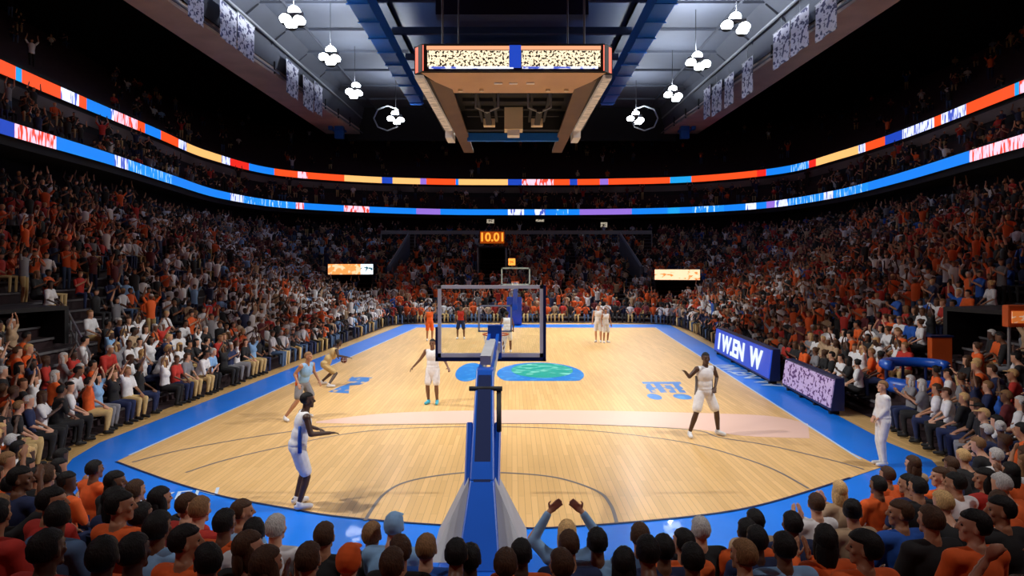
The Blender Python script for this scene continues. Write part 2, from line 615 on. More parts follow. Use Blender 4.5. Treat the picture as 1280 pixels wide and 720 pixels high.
ribbon('ribbon_board', densify(C1), 9.95, 10.62,
       [(18, 'n'), (70, 'p'), (143, 'b'), (160, 'w'), (215, 's'), (288, 'b'), (304, 'w'), (370, 's'), (380, 'p'), (430, 'b'), (462, 'p'), (520, 'b'), (550, 'v'), (635, 'b'), (655, 'w'),
        (668, 'b'), (682, 'w'), (695, 'b'), (710, 's'), (725, 'b'), (790, 'v'), (835, 'b'), (850, 'c'), (865, 'b'), (905, 's'), (932, 'b'), (945, 'w'), (958, 'b'), (968, 'v'), (985, 'w'),
        (1005, 's'), (1030, 's'), (1042, 'w'), (1085, 's'), (1212, 'b'), (1290, 'p')], 0.996,
       'lower LED ribbon board, mostly blue, wrapping the club level')
ribbon('ribbon_board', densify(C2), 13.95, 14.68,
       [(20, 'o'), (27, 'c'), (76, 'o'), (99, 'w'), (108, 'o'), (138, 'b'), (143, 'w'), (172, 'p'), (181, 'o'), (201, 'b'), (223, 'o'), (233, 'w'), (277, 'y'), (288, 'w'), (311, 'r'),
        (343, 'b'), (372, 'o'), (385, 'p'), (430, 'o'), (477, 'y'), (491, 'n'), (525, 'y'), (533, 'v'), (570, 'o'), (573, 'b'), (635, 'y'), (652, 'n'), (692, 'p'), (712, 'o'), (722, 'n'),
        (750, 'o'), (760, 'v'), (825, 'o'), (838, 'o'), (864, 'c'), (946, 'o'), (958, 'r'), (988, 'b'), (1011, 's'), (1020, 'r'), (1073, 'y'), (1082, 'w'), (1106, 'o'), (1128, 'n'),
        (1168, 'w'), (1176, 'o'), (1208, 'w'), (1268, 'o'), (1274, 'c'), (1290, 'p')], 0.990,
       'upper LED ribbon board, mostly orange, wrapping the top balcony')

# ------------------------------------------------------------------ roof steel
for s, nm in ((-1, 'left'), (1, 'right')):
    mb = MB()
    x0 = 21.8
    # taupe edge beam with a gutter rail on its inner lip
    mb.hexa([(s * 23.8, 20, 20), (s * 21.9, 20, 20), (s * 18.5, 78, 20), (s * 22.6, 78, 20),
             (s * 23.8, 20, 20.6), (s * 21.9, 20, 20.6), (s * 18.5, 78, 20.6), (s * 22.6, 78, 20.6)], M['beam'])
    for k in range(0, 58, 4):
        y = 21 + k
        t = k / 58
        xa = 21.9 - 3.4 * t
        mb.box(s * (xa - 0.35) - 0.06, s * (xa - 0.35) + 0.06, y, y + 0.12, 19.9, 20.9, M['black'])
    mb.bar((s * 21.6, 20, 20.1), (s * 18.2, 78, 20.1), 0.12, 0.12, M['midgrey'])
    o = mb.build('roof_edge_beam')
    tag(o, kind='structure')
    mb = MB()
    mb.add([(s * 21.9, 10, 20.5), (s * 18.6, 78, 20.5), (s * 18.0, 78, 23.2), (s * 18.4, 10, 23.2)], [(0, 1, 2, 3)], M['inner'])
    for k in range(9):
        y = 30 + k * 5.5
        mb.bar((s * 21.2, y, 20.6), (s * 18.4, y, 23.0), 0.2, 0.2, M['inner'])
    mb.bar((s * 20, 10, 21.9), (s * 18.3, 78, 21.9), 0.15, 0.15, M['midgrey'])
    tag(mb.build('roof_inner_wall'), kind='structure')
    mb = MB()
    mb.add([(s * 18.4, 10, 23.2), (s * 18.0, 78, 23.2), (s * 9.2, 78, 23.2), (s * 9.2, 10, 23.2)], [(0, 1, 2, 3)], M['ceil'])
    for k in range(12):
        y = 14 + k * 5.4
        mb.box(s * 13.8 - 4.5, s * 13.8 + 4.5, y, y + 0.12, 23.0, 23.2, M['ceil'])
    for xx in (10.6, 16.5):
        mb.box(s * xx - 0.06, s * xx + 0.06, 10, 78, 22.9, 23.1, M['inner'])
    tag(mb.build('ceiling_deck'), kind='structure')
    # blue longitudinal steel beam
    mb = MB()
    mb.hexa([(s * 8.6, 10, 20), (s * 9.9, 10, 20), (s * 10.1, 64, 20), (s * 8.9, 64, 20),
             (s * 8.6, 10, 21.2), (s * 9.9, 10, 21.2), (s * 10.1, 64, 21.2), (s * 8.9, 64, 21.2)], M['bluebeam'])
    for k in range(18):
        y = 12 + k * 3
        mb.box(s * 9.4 - 0.72, s * 9.4 + 0.72, y, y + 0.12, 19.93, 20, M['bluebeam'])
    tag(mb.build('blue_roof_beam'), kind='structure')
    for (pa, wd, h0) in ((19.9, 1.0, 18.6), (20.9, 0.45, 19.6)):
        mb = MB()
        mb.box(s * pa - wd / 2, s * pa + wd / 2, 73.5, 74.2, h0, 23.5, M['bluebeam'])
        mb.box(s * pa - wd * 0.7, s * pa + wd * 0.7, 73.4, 74.3, h0 + 0.8, h0 + 1.0, M['bluebeam'])
        tag(mb.build('blue_roof_post'), kind='structure')
# cross beams and dark deck between the blue beams
mb = MB()
mb.box(-9.2, 9.2, 10, 80, 23.6, 23.8, M['navy'])
for k in range(10):
    y = 18 + k * 6
    mb.box(-9, 9, y, y + 0.35, 21.4, 21.9, M['navy'])
mb.box(-20, 20, 78, 78.5, 19.2, 26.8, M['black'])
tag(mb.build('ceiling_centre_deck'), kind='structure')

# rigging box above the scoreboard, with hanging drops of cable and pipe
t = empty('rigging_truss', (0, 33, 17.5))
tag(t, 'navy rigging box with vertical pipes hanging above the scoreboard', 'truss')
mb = MB()
mb.box(-3.9, 3.9, -0.4, 0.4, -0.7, 0.35, M['navy'])
mb.box(-4.0, 4.0, -0.5, 0.5, 0.35, 0.45, M['midgrey'])
mb.build('box', t)
for k in range(16):
    x = -3.6 + 0.19 * k if k < 8 else 1.9 + 0.24 * (k - 8)
    mb = MB()
    c = [M['midgrey'], M['bluebeam'], M['inner'], M['beam'], M['navy']][k % 5]
    mb.tube([(x, 0, 0.4), (x, 0, 6.0)], 0.05 + 0.03 * (k % 3), c, 8)
    mb.build('pipe', t)
mb = MB()
mb.tube([(0.2 + 1.3 * math.cos(a), 0, 1.9 + 1.3 * math.sin(a)) for a in np.linspace(PI, 2 * PI, 14)], 0.09, M['grey'], 8)
mb.build('hoist_ring', t)
mb = MB()
mb.box(2.0 - 0.4, 3.4, -0.2, 0.2, 0.5, 0.75, M['white'])
mb.build('light_bar', t)

# ------------------------------------------------------------------ flood light fixtures
PLACE = ['nearest the left banners', 'second along the left row', 'third along the left row', 'far end of the left row, boxed',
         'nearest the right banners', 'second along the right row', 'third along the right row', 'far end of the right row, boxed']
for i, (lx, ly, lz) in enumerate(FLOODS[:8]):
    t = empty('flood_light', (lx, ly, lz))
    tag(t, 'cluster of white flood lamps under the roof, ' + PLACE[i], 'flood light', 'flood lights under the roof')
    mb = MB()
    mb.box(-0.6, 0.6, -0.12, 0.12, 0.15, 0.27, M['midgrey'])
    mb.tube([(0, 0, 0.3), (0, 0, 3.8)], 0.022, M['black'], 8)
    mb.build('housing', t)
    rr = random.Random(i)
    for k in range(4):
        a = rr.uniform(0, 6.28)
        x, y = [(-0.5, 0), (0.5, -0.1), (0.02, 0.32), (0.1, -0.4)][k]
        x += rr.uniform(-.15, .15)
        z = [-0.05, -0.2, 0.55, -0.50][k]
        mb = MB()
        mb.tube([(x, y + 0.25, z + 0.1), (x, y, z), (x, y - 0.16, z - 0.12)], [0.14, 0.30, 0.40], M['black'], 14)
        h = mb.build('lamp_head', t, True)
        mb = MB()
        mb.tube([(x, y - 0.165, z - 0.125), (x, y - 0.19, z - 0.155)], [0.38, 0.34], M['lamp'], 14)
        mb.build('lens', h)
    if i in (3, 7):
        mb = MB()
        sx = -1 if lx < 0 else 1
        for k in range(8):
            a0, a1 = 2 * PI * k / 8, 2 * PI * (k + 1) / 8
            mb.bar((sx * 0.9 + 1.4 * math.cos(a0), 0.3, 1.4 * math.sin(a0) * 0.9), (sx * 0.9 + 1.4 * math.cos(a1), 0.3, 1.4 * math.sin(a1) * 0.9), 0.12, 0.12, M['grey'])
        mb.build('cage', t)
    # the spill light of the lamp on the roof deck
    l = bpy.data.lights.new('lamp_spill', 'SPOT')
    l.energy = 3200 if i % 4 < 2 else 1800
    l.spot_size = R(176)
    l.spot_blend = .35
    l.shadow_soft_size = 0.3
    l.color = (0.85, 0.92, 1)
    o = bpy.data.objects.new('lamp_spill', l)
    COL.objects.link(o)
    o.location = (lx, ly - 0.2, lz + 0.6)
    o.rotation_euler = (R(180), 0, 0)

# ------------------------------------------------------------------ hanging banners
bnr = [(235, 255, 28, 16), (275, 296, 54, 46), (297, 318, 71, 46), (358, 373, 121, 44), (379, 392, 137, 38), (393, 403, 143, 32)]
bnr2 = [(1020, 1046, 45, 48), (989, 1011, 64, 48), (967, 987, 81, 46), (928, 941, 119, 47), (906, 917, 132, 40), (890, 902, 142, 36), (880, 888, 147, 28)]
ORD = ['first', 'second', 'third', 'fourth', 'fifth', 'sixth', 'seventh']
for side, lst in ((-1, bnr), (1, bnr2)):
    for i, (a, b, yb, h) in enumerate(lst):
        X = side * 19.0
        ya, yc = X * 800 / (a - 640), X * 800 / (b - 640)
        y0, y1 = min(ya, yc), max(ya, yc)
        wd = y1 - y0
        ym = (y0 + y1) / 2
        zb = EYE + (331 - yb) / 800 * ym
        hh = max(h, 40) / 800 * ym * (0.93 if i > 2 else 1)
        t = empty('hanging_banner', (X, ym, zb + hh))
        tag(t, 'white championship banner, %s from the front of the %s row under the roof' % (ORD[i], 'left' if side < 0 else 'right'), 'banner', 'banners hanging under the roof edge')
        mb = MB()
        n = 8
        for k in range(n):
            ya_, yb_ = -wd / 2 + wd * k / n, -wd / 2 + wd * (k + 1) / n
            xa, xb = 0.06 * math.sin(k * 1.3), 0.06 * math.sin((k + 1) * 1.3)
            mb.hexa([(xa - .012, ya_, -hh), (xa + .012, ya_, -hh), (xb + .012, yb_, -hh), (xb - .012, yb_, -hh),
                     (-.012, ya_, 0), (.012, ya_, 0), (.012, yb_, 0), (-.012, yb_, 0)], M['banner'])
        mb.build('cloth', t)
        mb = MB()
        mb.tube([(0, -wd / 2 - .1, 0.03), (0, wd / 2 + .1, 0.03)], 0.04, M['grey'], 8)
        mb.tube([(0, 0, 0.03), (0, 0, 21.5 - zb - hh)], 0.02, M['grey'], 6)
        mb.build('pole', t)

# ------------------------------------------------------------------ centre-hung scoreboard
t = empty('centre_scoreboard', (0.05, 27, 10.7))
tag(t, 'large centre-hung scoreboard with lit lettering panels and a tan underside', 'scoreboard')
W2, FY, BY = 3.45, -5.0, 5.0
mb = MB()
mb.hexa([(-W2, FY + .35, 0), (-W2 + .3, FY, 0), (W2 - .3, FY, 0), (W2, FY + .35, 0), (-W2, FY + .35, .95), (-W2 + .3, FY, .95), (W2 - .3, FY, .95), (W2, FY + .35, .95)], M['black'])
mb.box(-W2, W2, FY + .35, FY + 0.8, 0.0, .95, M['black'])
mb.box(-W2, -W2 + .5, FY + .3, BY, 0.0, .95, M['black'])
mb.box(W2 - .5, W2, FY + .3, BY, 0.0, .95, M['black'])
mb.box(-W2, W2, BY - .5, BY, 0.0, .95, M['black'])
mb.box(-W2 + .4, W2 - .4, FY + .5, BY - .4, 0.9, 1.1, M['black'])
mb.box(-2.4, 2.4, FY + 2.7, FY + 2.8, 0.0, .9, M['black'])
mb.build('body', t)
M['led_face'] = marks('scoreboard_lettering', (0.95, 0.80, 0.55), (0.0, 0.0, 0.0), 34, 7, 0.46, 1.0, 'Generated', 'xz')
M['led_strip'] = led('scoreboard_peach', (1.0, 0.42, 0.22), 0.9)
for (a, b, nm) in ((-2.95, -0.15, 'screen'), (0.28, 2.98, 'screen')):
    mb = MB(); mb.box(a, b, FY - .05, FY, .16, .70, M['led_face']); mb.build('screen', t)
mb = MB(); mb.box(-2.98, 3.0, FY - .05, FY, .74, .86, M['led_strip']); mb.build('light_strip', t)
mb = MB(); mb.box(-0.14, 0.26, FY - .07, FY, .12, .88, LED['n']); mb.build('logo_panel', t)
mb = MB(); mb.box(-2.9, 0.0, FY - .055, FY, .09, .15, LED['w']); mb.box(0.3, 2.9, FY - .055, FY, .09, .15, LED['w']); mb.build('light_strip', t)
M['led_coral'] = led('scoreboard_coral', (1.0, 0.13, 0.06), 1.0)
for s in (-1, 1):
    mb = MB()
    mb.hexa([(s * W2, FY + .33, .02), (s * (W2 - .36), FY - .04, .02), (s * (W2 - .36), FY + .3, .02), (s * (W2 - .05), FY + .45, .02),
             (s * W2, FY + .33, .9), (s * (W2 - .36), FY - .04, .9), (s * (W2 - .36), FY + .3, .9), (s * (W2 - .05), FY + .45, .9)], M['led_coral'])
    mb.build('corner_light', t)
# tan underside ring, tilted inner skirts, cream edge strips
mb = MB()
mb.add([(-W2 + .25, FY + .1, -.02), (W2 - .25, FY + .1, -.02), (2.35, FY + 2.7, -.02), (-2.35, FY + 2.7, -.02)], [(0, 1, 2, 3)], M['tan'])
mb.add([(-W2 + .25, FY + .1, .02), (W2 - .25, FY + .1, .02), (2.35, FY + 2.7, .02), (-2.35, FY + 2.7, .02)], [(3, 2, 1, 0)], M['tan'])
mb.build('underside_panel', t)
M['skirt'] = mottle(mat('brown_skirt', (0.13, 0.075, 0.045), 0.6), 0.8, 0.4)
M['edge'] = marks('edge_lamps', (0.62, 0.52, 0.42), (0.2, 0.16, 0.14), 2, 22, 0.45, 0.25, 'Object', 'xy')
for s in (-1, 1):
    mb = MB()
    mb.hexa([(s * 3.0, FY + .9, -.02), (s * 2.3, FY + 2.2, -.02), (s * 2.2, 9, -.35), (s * 2.75, 9, -.35),
             (s * 3.0, FY + .9, .1), (s * 2.3, FY + 2.2, .1), (s * 2.2, 9, -.2), (s * 2.75, 9, -.2)], M['skirt'])
    mb.build('side_skirt', t)
    mb = MB()
    mb.hexa([(s * 3.45, FY + .4, -.12), (s * 3.15, FY + .4, -.12), (s * 2.95, 4.6, -.12), (s * 3.3, 4.6, -.12),
             (s * 3.45, FY + .4, 0), (s * 3.15, FY + .4, 0), (s * 2.95, 4.6, 0), (s * 3.3, 4.6, 0)], M['edge'])
    mb.build('edge_strip', t)
    mb = MB(); mb.box(s * 3.12 - .18, s * 3.12 + .18, 4.2, 5.6, -.45, .1, M['white']); mb.build('edge_cap', t)
mb = MB(); mb.box(-2.3, 2.3, 5.2, 5.5, -.4, -.02, M['bluebeam']); mb.build('blue_crossbar', t)
mb = MB()
for k in range(5):
    mb.box(-2.2, 2.2, -2 + k * 1.4, -1.85 + k * 1.4, 0.45, .6, M['dark'])
for x in (-1.5, 1.5, -.8, .8): mb.box(x - .06, x + .06, -2.2, 5, .35, .45, M['dark'])
mb.build('inner_truss', t)
for x in (-1.05, 1.05):
    mb = MB()
    mb.tube([(x - .45, -1.4, .2), (x - .45, -1.4, -.35), (x, -1.4, -.55), (x + .45, -1.4, -.35), (x + .45, -1.4, .2)], .05, M['midgrey'], 8)
    mb.box(x - .12, x + .12, -1.5, 1.0, -.55, -.45, M['dark'])
    mb.box(x - .25, x + .25, 1.0, 1.4, -.55, -.25, M['cream'])
    mb.build('speaker_bracket', t)
mb = MB()
mb.box(-.38, .42, .8, 1.6, -.75, .2, M['cream']); mb.box(-.25, .28, .9, 1.5, -1.0, -.75, M['white'])
mb.build('camera_pod', t)
for x in (-.55, .0, .62):
    mb = MB(); mb.box(x - .15, x + .15, FY + 1.25, FY + 1.4, -.06, -.02, M['white']); mb.build('small_plate', t)
for x in (-2.0, 2.0, -1.2, 1.3):
    mb = MB(); mb.tube([(x, FY + 2.2, -.1), (x, FY + 2.2, -.02)], .09, M['cream'], 10); mb.build('small_lamp', t)
for x in (-2.6, 2.6):
    for y in (-3.5, 3.5):
        mb = MB(); mb.tube([(x, y, 1), (x, y, 12)], .04, M['grey'], 6); mb.build('hoist_cable', t)


# ------------------------------------------------------------------ near basket stand (seen from behind)
t = empty('basketball_hoop', (-0.40, 8.3, 0))
tag(t, 'near basketball hoop on a blue padded mast, seen from behind', 'basketball hoop')
mb = MB()
mb.hexa([(-.58, -.95, .03), (.62, -.95, .03), (.62, .75, .03), (-.58, .75, .03), (-.50, -.85, .42), (.54, -.85, .42), (.50, .65, .42), (-.46, .65, .42)], M['padblue'])
mb.build('base', t, bevel=.03)
mb = MB()
for x in (-.45, .5):
    for y in (-.8, .6): mb.tube([(x - .03, y, .06), (x + .03, y, .06)], .06, M['black'], 12)
mb.build('caster', t)
for s in (-1, 1):
    mb = MB()
    mb.add([(s * .16, -.5, .42), (s * .60, -.5, .42), (s * .16, .5, .42), (s * .60, .5, .42), (s * .17, .12, 1.22), (s * .20, .42, 1.22)],
           [(0, 1, 4), (1, 3, 5, 4), (3, 2, 5), (0, 4, 5, 2), (0, 2, 3, 1)], M['greypad'])
    mb.build('side_gusset', t)
    mb = MB()
    mb.bar((s * .19, .2, 1.0), (s * .20, .85, 1.75), .09, .25, M['padblue'])
    mb.build('mast_pad', t, bevel=.02)
mb = MB()
mb.hexa([(-.26, -.75, .42), (.26, -.75, .42), (.22, .1, .42), (-.22, .1, .42), (-.15, .0, 1.25), (.17, .0, 1.25), (.17, .4, 1.25), (-.15, .4, 1.25)], M['padblue'])
mb.hexa([(-.15, .0, 1.25), (.17, .0, 1.25), (.17, .4, 1.25), (-.15, .4, 1.25), (-.13, 1.15, 2.5), (.13, 1.15, 2.5), (.13, 1.45, 2.5), (-.13, 1.45, 2.5)], M['padblue'])
mb.build('mast', t, bevel=.02)
mb = MB()
mb.hexa([(-.10, -.06, 1.18), (.12, -.06, 1.18), (.12, .0, 1.25), (-.10, .0, 1.25), (-.09, 1.06, 2.42), (.09, 1.06, 2.42), (.09, 1.14, 2.46), (-.09, 1.14, 2.46)], M['padnavy'])
mb.build('navy_pad', t)
mb = MB()
mb.tube([(.22, .55, 1.75), (.21, 1.0, 2.25)], .035, M['black'], 12)
mb.tube([(-.22, .95, 2.26), (.26, .95, 2.26)], .035, M['black'], 12)
mb.build('hydraulic_piston', t, True)
for (za, zb, yy) in ((2.42, 2.86, 3.0), (2.28, 2.62, 3.0)):
    for s in (-1, 1):
        mb = MB()
        mb.bar((s * .09, 1.3, za), (.09 + s * .07, yy - .05, zb), .05, .08, M['padblue'] if za > 2.4 else M['greypad'])
        mb.build('extension_arm', t)
mb = MB()
mb.box(-.02, .22, 2.78, 2.98, 2.42, 3.0, M['padblue'])
mb.box(.0, .2, 2.6, 2.85, 2.55, 2.72, M['white'])
mb.build('mount_bracket', t)
mb = MB()
mb.bar((0.0, 1.4, 2.6), (0.05, 2.6, 2.72), .16, .14, M['greypad'])
mb.build('arm_wrap', t)
# backboard
bx, by = 0.02, 3.0
z0, z1, hw = 2.40, 3.69, 0.93
bb = MB(); bb.box(bx - hw + .05, bx + hw - .05, by + .005, by + .015, z0 + .05, z1 - .05, M['glass']); bb = bb.build('backboard_glass', t)
mb = MB()
for (a, b, c_, d_) in ((-hw, -hw + .06, z0, z1), (hw - .06, hw, z0, z1), (-hw, hw, z1 - .06, z1), (-hw, hw, z0 + .02, z0 + .09)):
    mb.box(bx + a, bx + b, by - .02, by + .03, c_, d_, M['white'])
mb.build('backboard_frame', t)
mb = MB()
mb.box(bx - hw - .03, bx + hw + .03, by - .03, by + .05, z0 - .05, z0 + .02, M['padnavy'])
mb.box(bx - hw - .04, bx - hw, by - .03, by + .05, z0 - .05, z0 + .55, M['padnavy'])
mb.box(bx + hw, bx + hw + .05, by - .03, by + .05, z0 - .05, z1, M['padnavy'])
mb.build('edge_padding', t)
mb = MB()
for (a, b, c_, d_) in ((-.30, .30, 2.86, 2.89), (-.30, .30, 3.31, 3.34), (-.30, -.27, 2.86, 3.34), (.27, .30, 2.86, 3.34)):
    mb.box(bx + a + .08, bx + b + .08, by + .016, by + .02, c_, d_, M['white'])
mb.build('target_square', t)
rm = MB()
N = 28
rm.tube([(bx + .08 + .23 * math.cos(2 * PI * k / N), by + .40 + .23 * math.sin(2 * PI * k / N), 2.78) for k in range(N + 1)], .012, M['rim'], 8, cap=False)
rm.box(bx + .0, bx + .16, by + .02, by + .18, 2.74, 2.79, M['rim'])
rm = rm.build('rim', t, True)
mb = MB()
for k in range(12):
    for s in (-1, 1):
        pts = []
        for j in range(6):
            a = 2 * PI * (k + s * j * 0.5) / 12
            r = .225 - .017 * j
            pts.append((bx + .08 + r * math.cos(a), by + .40 + r * math.sin(a), 2.77 - .08 * j))
        mb.tube(pts, .005, M['net'], 4)
mb.build('net', rm)

# far basket
t = empty('basketball_hoop', (0.15, 42.9, 0))
tag(t, 'far basketball hoop with a pale blue board, beyond the court', 'basketball hoop')
mb = MB()
mb.hexa([(-.5, 0, .03), (.5, 0, .03), (.5, 1.2, .03), (-.5, 1.2, .03), (-.4, .1, .5), (.4, .1, .5), (.35, 1.1, .5), (-.35, 1.1, .5)], M['padblue'])
mb.hexa([(-.2, .1, .5), (.2, .1, .5), (.2, .8, .5), (-.2, .8, .5), (-.02, -.9, 2.9), (.22, -.9, 2.9), (.22, -.6, 2.9), (-.02, -.6, 2.9)], M['padblue'])
mb.build('mast', t, bevel=.03)
mb = MB(); mb.box(-.5, .5, -.12, -.02, .05, 1.9, M['padblue']); mb.build('front_pad', t, bevel=.03)
M['palebb'] = mat('pale_blue_board', (0.42, 0.60, 0.72), 0.25)
mb = MB(); mb.box(-.82, 1.0, -1.5, -1.46, 2.75, 3.85, M['glass']); mb.build('backboard_glass', t)
mb = MB()
for (a, b, c_, d_) in ((-.85, -.76, 2.72, 3.88), (.94, 1.03, 2.72, 3.88), (-.85, 1.03, 3.78, 3.88), (-.85, 1.03, 2.70, 2.82)):
    mb.box(a, b, -1.54, -1.44, c_, d_, M['palebb'])
mb.build('backboard_frame', t)
mb = MB()
mb.tube([(.05 + .23 * math.cos(2 * PI * k / 20), -1.85 + .23 * math.sin(2 * PI * k / 20), 2.95) for k in range(21)], .02, M['rim'], 6, cap=False)
mb.build('rim', t)
mb = MB()
for k in range(10):
    a = 2 * PI * k / 10
    mb.tube([(.05 + .22 * math.cos(a), -1.85 + .22 * math.sin(a), 2.95), (.05 + .15 * math.cos(a + .3), -1.85 + .15 * math.sin(a + .3), 2.5)], .008, M['net'], 4)
mb.build('net', t)
M['clock'] = marks('clock_digits', (1.0, 0.32, 0.05), (0.45, 0.05, 0.0), 4, 3, 0.42, 1.1, 'Generated', 'xz')
mb = MB(); mb.box(-.42, .10, -1.6, -1.3, 3.98, 4.5, M['black']); sb = mb.build('shot_clock', t)
mb = MB(); mb.box(-.38, .06, -1.62, -1.6, 4.02, 4.46, M['clock']); mb.build('digits', sb)
mb = MB(); mb.tube([(-.16, -1.45, 3.85), (-.16, -1.45, 4.0)], .04, M['grey'], 8); mb.build('clock_post', t)

# ------------------------------------------------------------------ courtside LED boards
M['led_board'] = led('courtside_blue', (0.012, 0.07, 0.62), 0.75)
M['led_ink'] = led('courtside_white', (0.72, 0.82, 1.0), 1.0)
M['led_purple'] = marks('courtside_purple', (0.06, 0.02, 0.10), (0.36, 0.28, 0.46), 30, 8, 0.55, 0.45, 'Generated', 'yz')


def courtside(y0, y1, off, h, face, txt, label):
    x0, x1 = court_cx(y0) + off, court_cx(y1) + off
    a = math.atan2(-(x1 - x0), y1 - y0)
    L_ = math.hypot(x1 - x0, y1 - y0)
    t = empty('courtside_board', (x0, y0, 0), a)
    tag(t, label, 'led board', 'courtside boards')
    mb = MB()
    mb.hexa([(0, 0, .12), (.35, 0, .12), (.35, L_, .12), (0, L_, .12), (.12, 0, h), (.35, 0, h), (.35, L_, h), (.12, L_, h)], M['padnavy'])
    mb.build('cabinet', t)
    mb = MB()
    mb.hexa([(-.03, .03, .2), (0.005, .03, .2), (0.005, L_ - .03, .2), (-.03, L_ - .03, .2), (.08, .03, h - .05), (.12, .03, h - .05), (.12, L_ - .03, h - .05), (.08, L_ - .03, h - .05)], face)
    mb.build('screen', t)
    mb = MB()
    for k in range(4):
        y = .2 + (L_ - .5) * k / 3
        mb.box(.05, .3, y, y + .1, -.02, .12, M['black'])
    mb.build('foot', t)
    if txt:
        text_mesh('lettering', txt, h * 0.80, M['led_ink'], frame_mat((0.0, L_ / 2 + 0.1, h * .53), (0, -1, 0), (.12, 0, h)) @ Matrix.Diagonal((1.35, 1, 1, 1)), 0.012, t, 0.03)
    return t


courtside(21.6, 29.2, 8.55, 1.2, M['led_board'], 'I W.EN  W', 'long blue courtside LED board with big white letters')
courtside(17.2, 20.9, 8.75, 1.0, M['led_purple'], None, 'purple courtside board covered with small pale marks')
# ------------------------------------------------------------------ portals in the stands
PORTALS = []


def ring_point(x, y):
    """s value of a place in the lower tier"""
    best = None
    p = np.array([x, y])
    for s in np.linspace(0, 1, 61):
        C = (1 - s) * C0 + s * C1
        d = ((C - p) ** 2).sum(1).min()
        if best is None or d < best[0]: best = (d, s)
    return best[1]


def portal(x, y, w_, dep, h_, face_deg, name, label, sign=None, matter=None):
    s = ring_point(x, y)
    z = H(s) - .05
    t = empty(name, (x, y, z), R(face_deg))
    tag(t, label, 'entrance', 'stand entrances')
    m = matter or M['black']
    mb = MB()
    mb.box(-w_ / 2, -w_ / 2 + .12, 0, dep, 0, h_, M['midgrey'] if name == 'stand_portal' else m)
    mb.box(w_ / 2 - .12, w_ / 2, 0, dep, 0, h_, M['midgrey'] if name == 'stand_portal' else m)
    mb.box(-w_ / 2 + .12, w_ / 2 - .12, dep - .1, dep, 0, h_, M['black'])
    mb.box(-w_ / 2, w_ / 2, 0, dep, h_, h_ + .12, m)
    mb.build('walls', t)
    if sign:
        mb = MB(); mb.box(-w_ / 2, w_ / 2, -.16, -.02, h_ - .05, h_ + sign[1], M['black']); sg = mb.build('sign_box', t)
        x0 = -w_ / 2 + .05
        for (frac, mm) in sign[0]:
            x1 = x0 + (w_ - .1) * frac
            mb = MB(); mb.box(x0, x1, -.20, -.16, h_, h_ + sign[1] - .05, mm); mb.build('sign_face', sg)
            x0 = x1
    PORTALS.append((x, y, R(face_deg), w_, dep))
    return t


M['sign_o'] = marks('sign_orange', (1.0, 0.32, 0.08), (1.0, 0.62, 0.35), 6, 2, 0.45, 1.0, 'Generated', 'xz')
M['sign_w'] = marks('sign_white', (0.85, 0.95, 1.0), (0.02, 0.10, 0.14), 3, 2.5, 0.40, 1.0, 'Generated', 'xz')
M['sign_cream'] = marks('sign_cream', (1.0, 0.62, 0.38), (0.75, 0.22, 0.05), 7, 3, 0.40, 1.15, 'Generated', 'xz')
portal(-12.6, 50, 3.5, 4.5, 1.6, 14, 'stand_entrance', 'far left stand entrance under an orange and white lit sign', ([(.72, M['sign_o']), (.28, M['sign_w'])], .85))
portal(12.9, 50, 3.5, 4.5, 1.6, -14, 'stand_entrance', 'far right stand entrance under a cream lit sign', ([(1.0, M['sign_cream'])], .85))
portal(-1.85, 58.5, 2.7, 8, 3.0, 0, 'stand_portal', 'tall dark entrance in the far stand below the orange clock')
portal(-13.6, 18.2, 2.0, 2.6, 1.0, 70, 'stand_entrance', 'dark entrance in the left stand')
portal(13.2, 18.0, 2.2, 3.0, 1.3, -70, 'stand_entrance', 'dark entrance in the right stand beside the orange panel')

# game clock on the far balcony
t = empty('game_clock', (-1.85, 59.8, 6.05))
tag(t, 'orange lit game clock high in the far stand', 'clock')
mb = MB(); mb.box(-1.2, 1.2, 0, .3, -.05, 1.15, M['black']); mb.build('housing', t)
M['digit'] = led('clock_orange', (1.0, 0.30, 0.03), 1.3)
M['digitback'] = led('clock_glow_back', (0.35, 0.05, 0.0), 0.8)
mb = MB(); mb.box(-1.13, 1.13, -.03, 0, 0.0, 1.1, M['digitback']); mb.build('screen', t)
text_mesh('digits', '10.01', 1.1, M['digit'], frame_mat((0, -.05, .55), (1, 0, 0), (0, 0, 1)), 0.01, t, 0.03)

# grey rail beam across the far stand
mb = MB()
p, q = at(476, 291, 68), at(815, 291, 68)
mb.box(p.x, q.x, 68, 68.3, p.z - .15, p.z + .25, M['midgrey'])
for k in range(9):
    x = p.x + (q.x - p.x) * k / 8
    mb.box(x - .05, x + .05, 68.05, 68.2, p.z - 1.6, p.z - .1, M['midgrey'])
o = mb.build('far_rail')
tag(o, 'long grey rail across the top of the far stand', 'railing')
# slanted stair walls in the far stand
for (px, s, lab) in ((484, 1, 'left of the clock'), (800, -1, 'right of the clock')):
    t = empty('stair_wall', at(px, 366, 56))
    t.location.z = 2.9
    tag(t, 'slanted blue grey stair wall in the far stand, ' + lab, 'stair wall', 'slanted stair walls')
    mb = MB()
    M.setdefault('stairblue', mat('blue_grey_paint', (0.07, 0.10, 0.15), .6))
    mb.hexa([(0, 0, -.5), (.25, 0, -.5), (.25 + s * .3, 9, 1.2), (s * .3, 9, 1.2), (0, 0, 1.0), (.25, 0, 1.0), (.25 + s * .3, 9, 4.2), (s * .3, 9, 4.2)], M['stairblue'])
    mb.build('panel', t)
    mb = MB(); mb.tube([(.12, 0, 1.15), (.12 + s * .3, 9, 4.4)], .04, M['grey'], 8); mb.build('handrail', t)
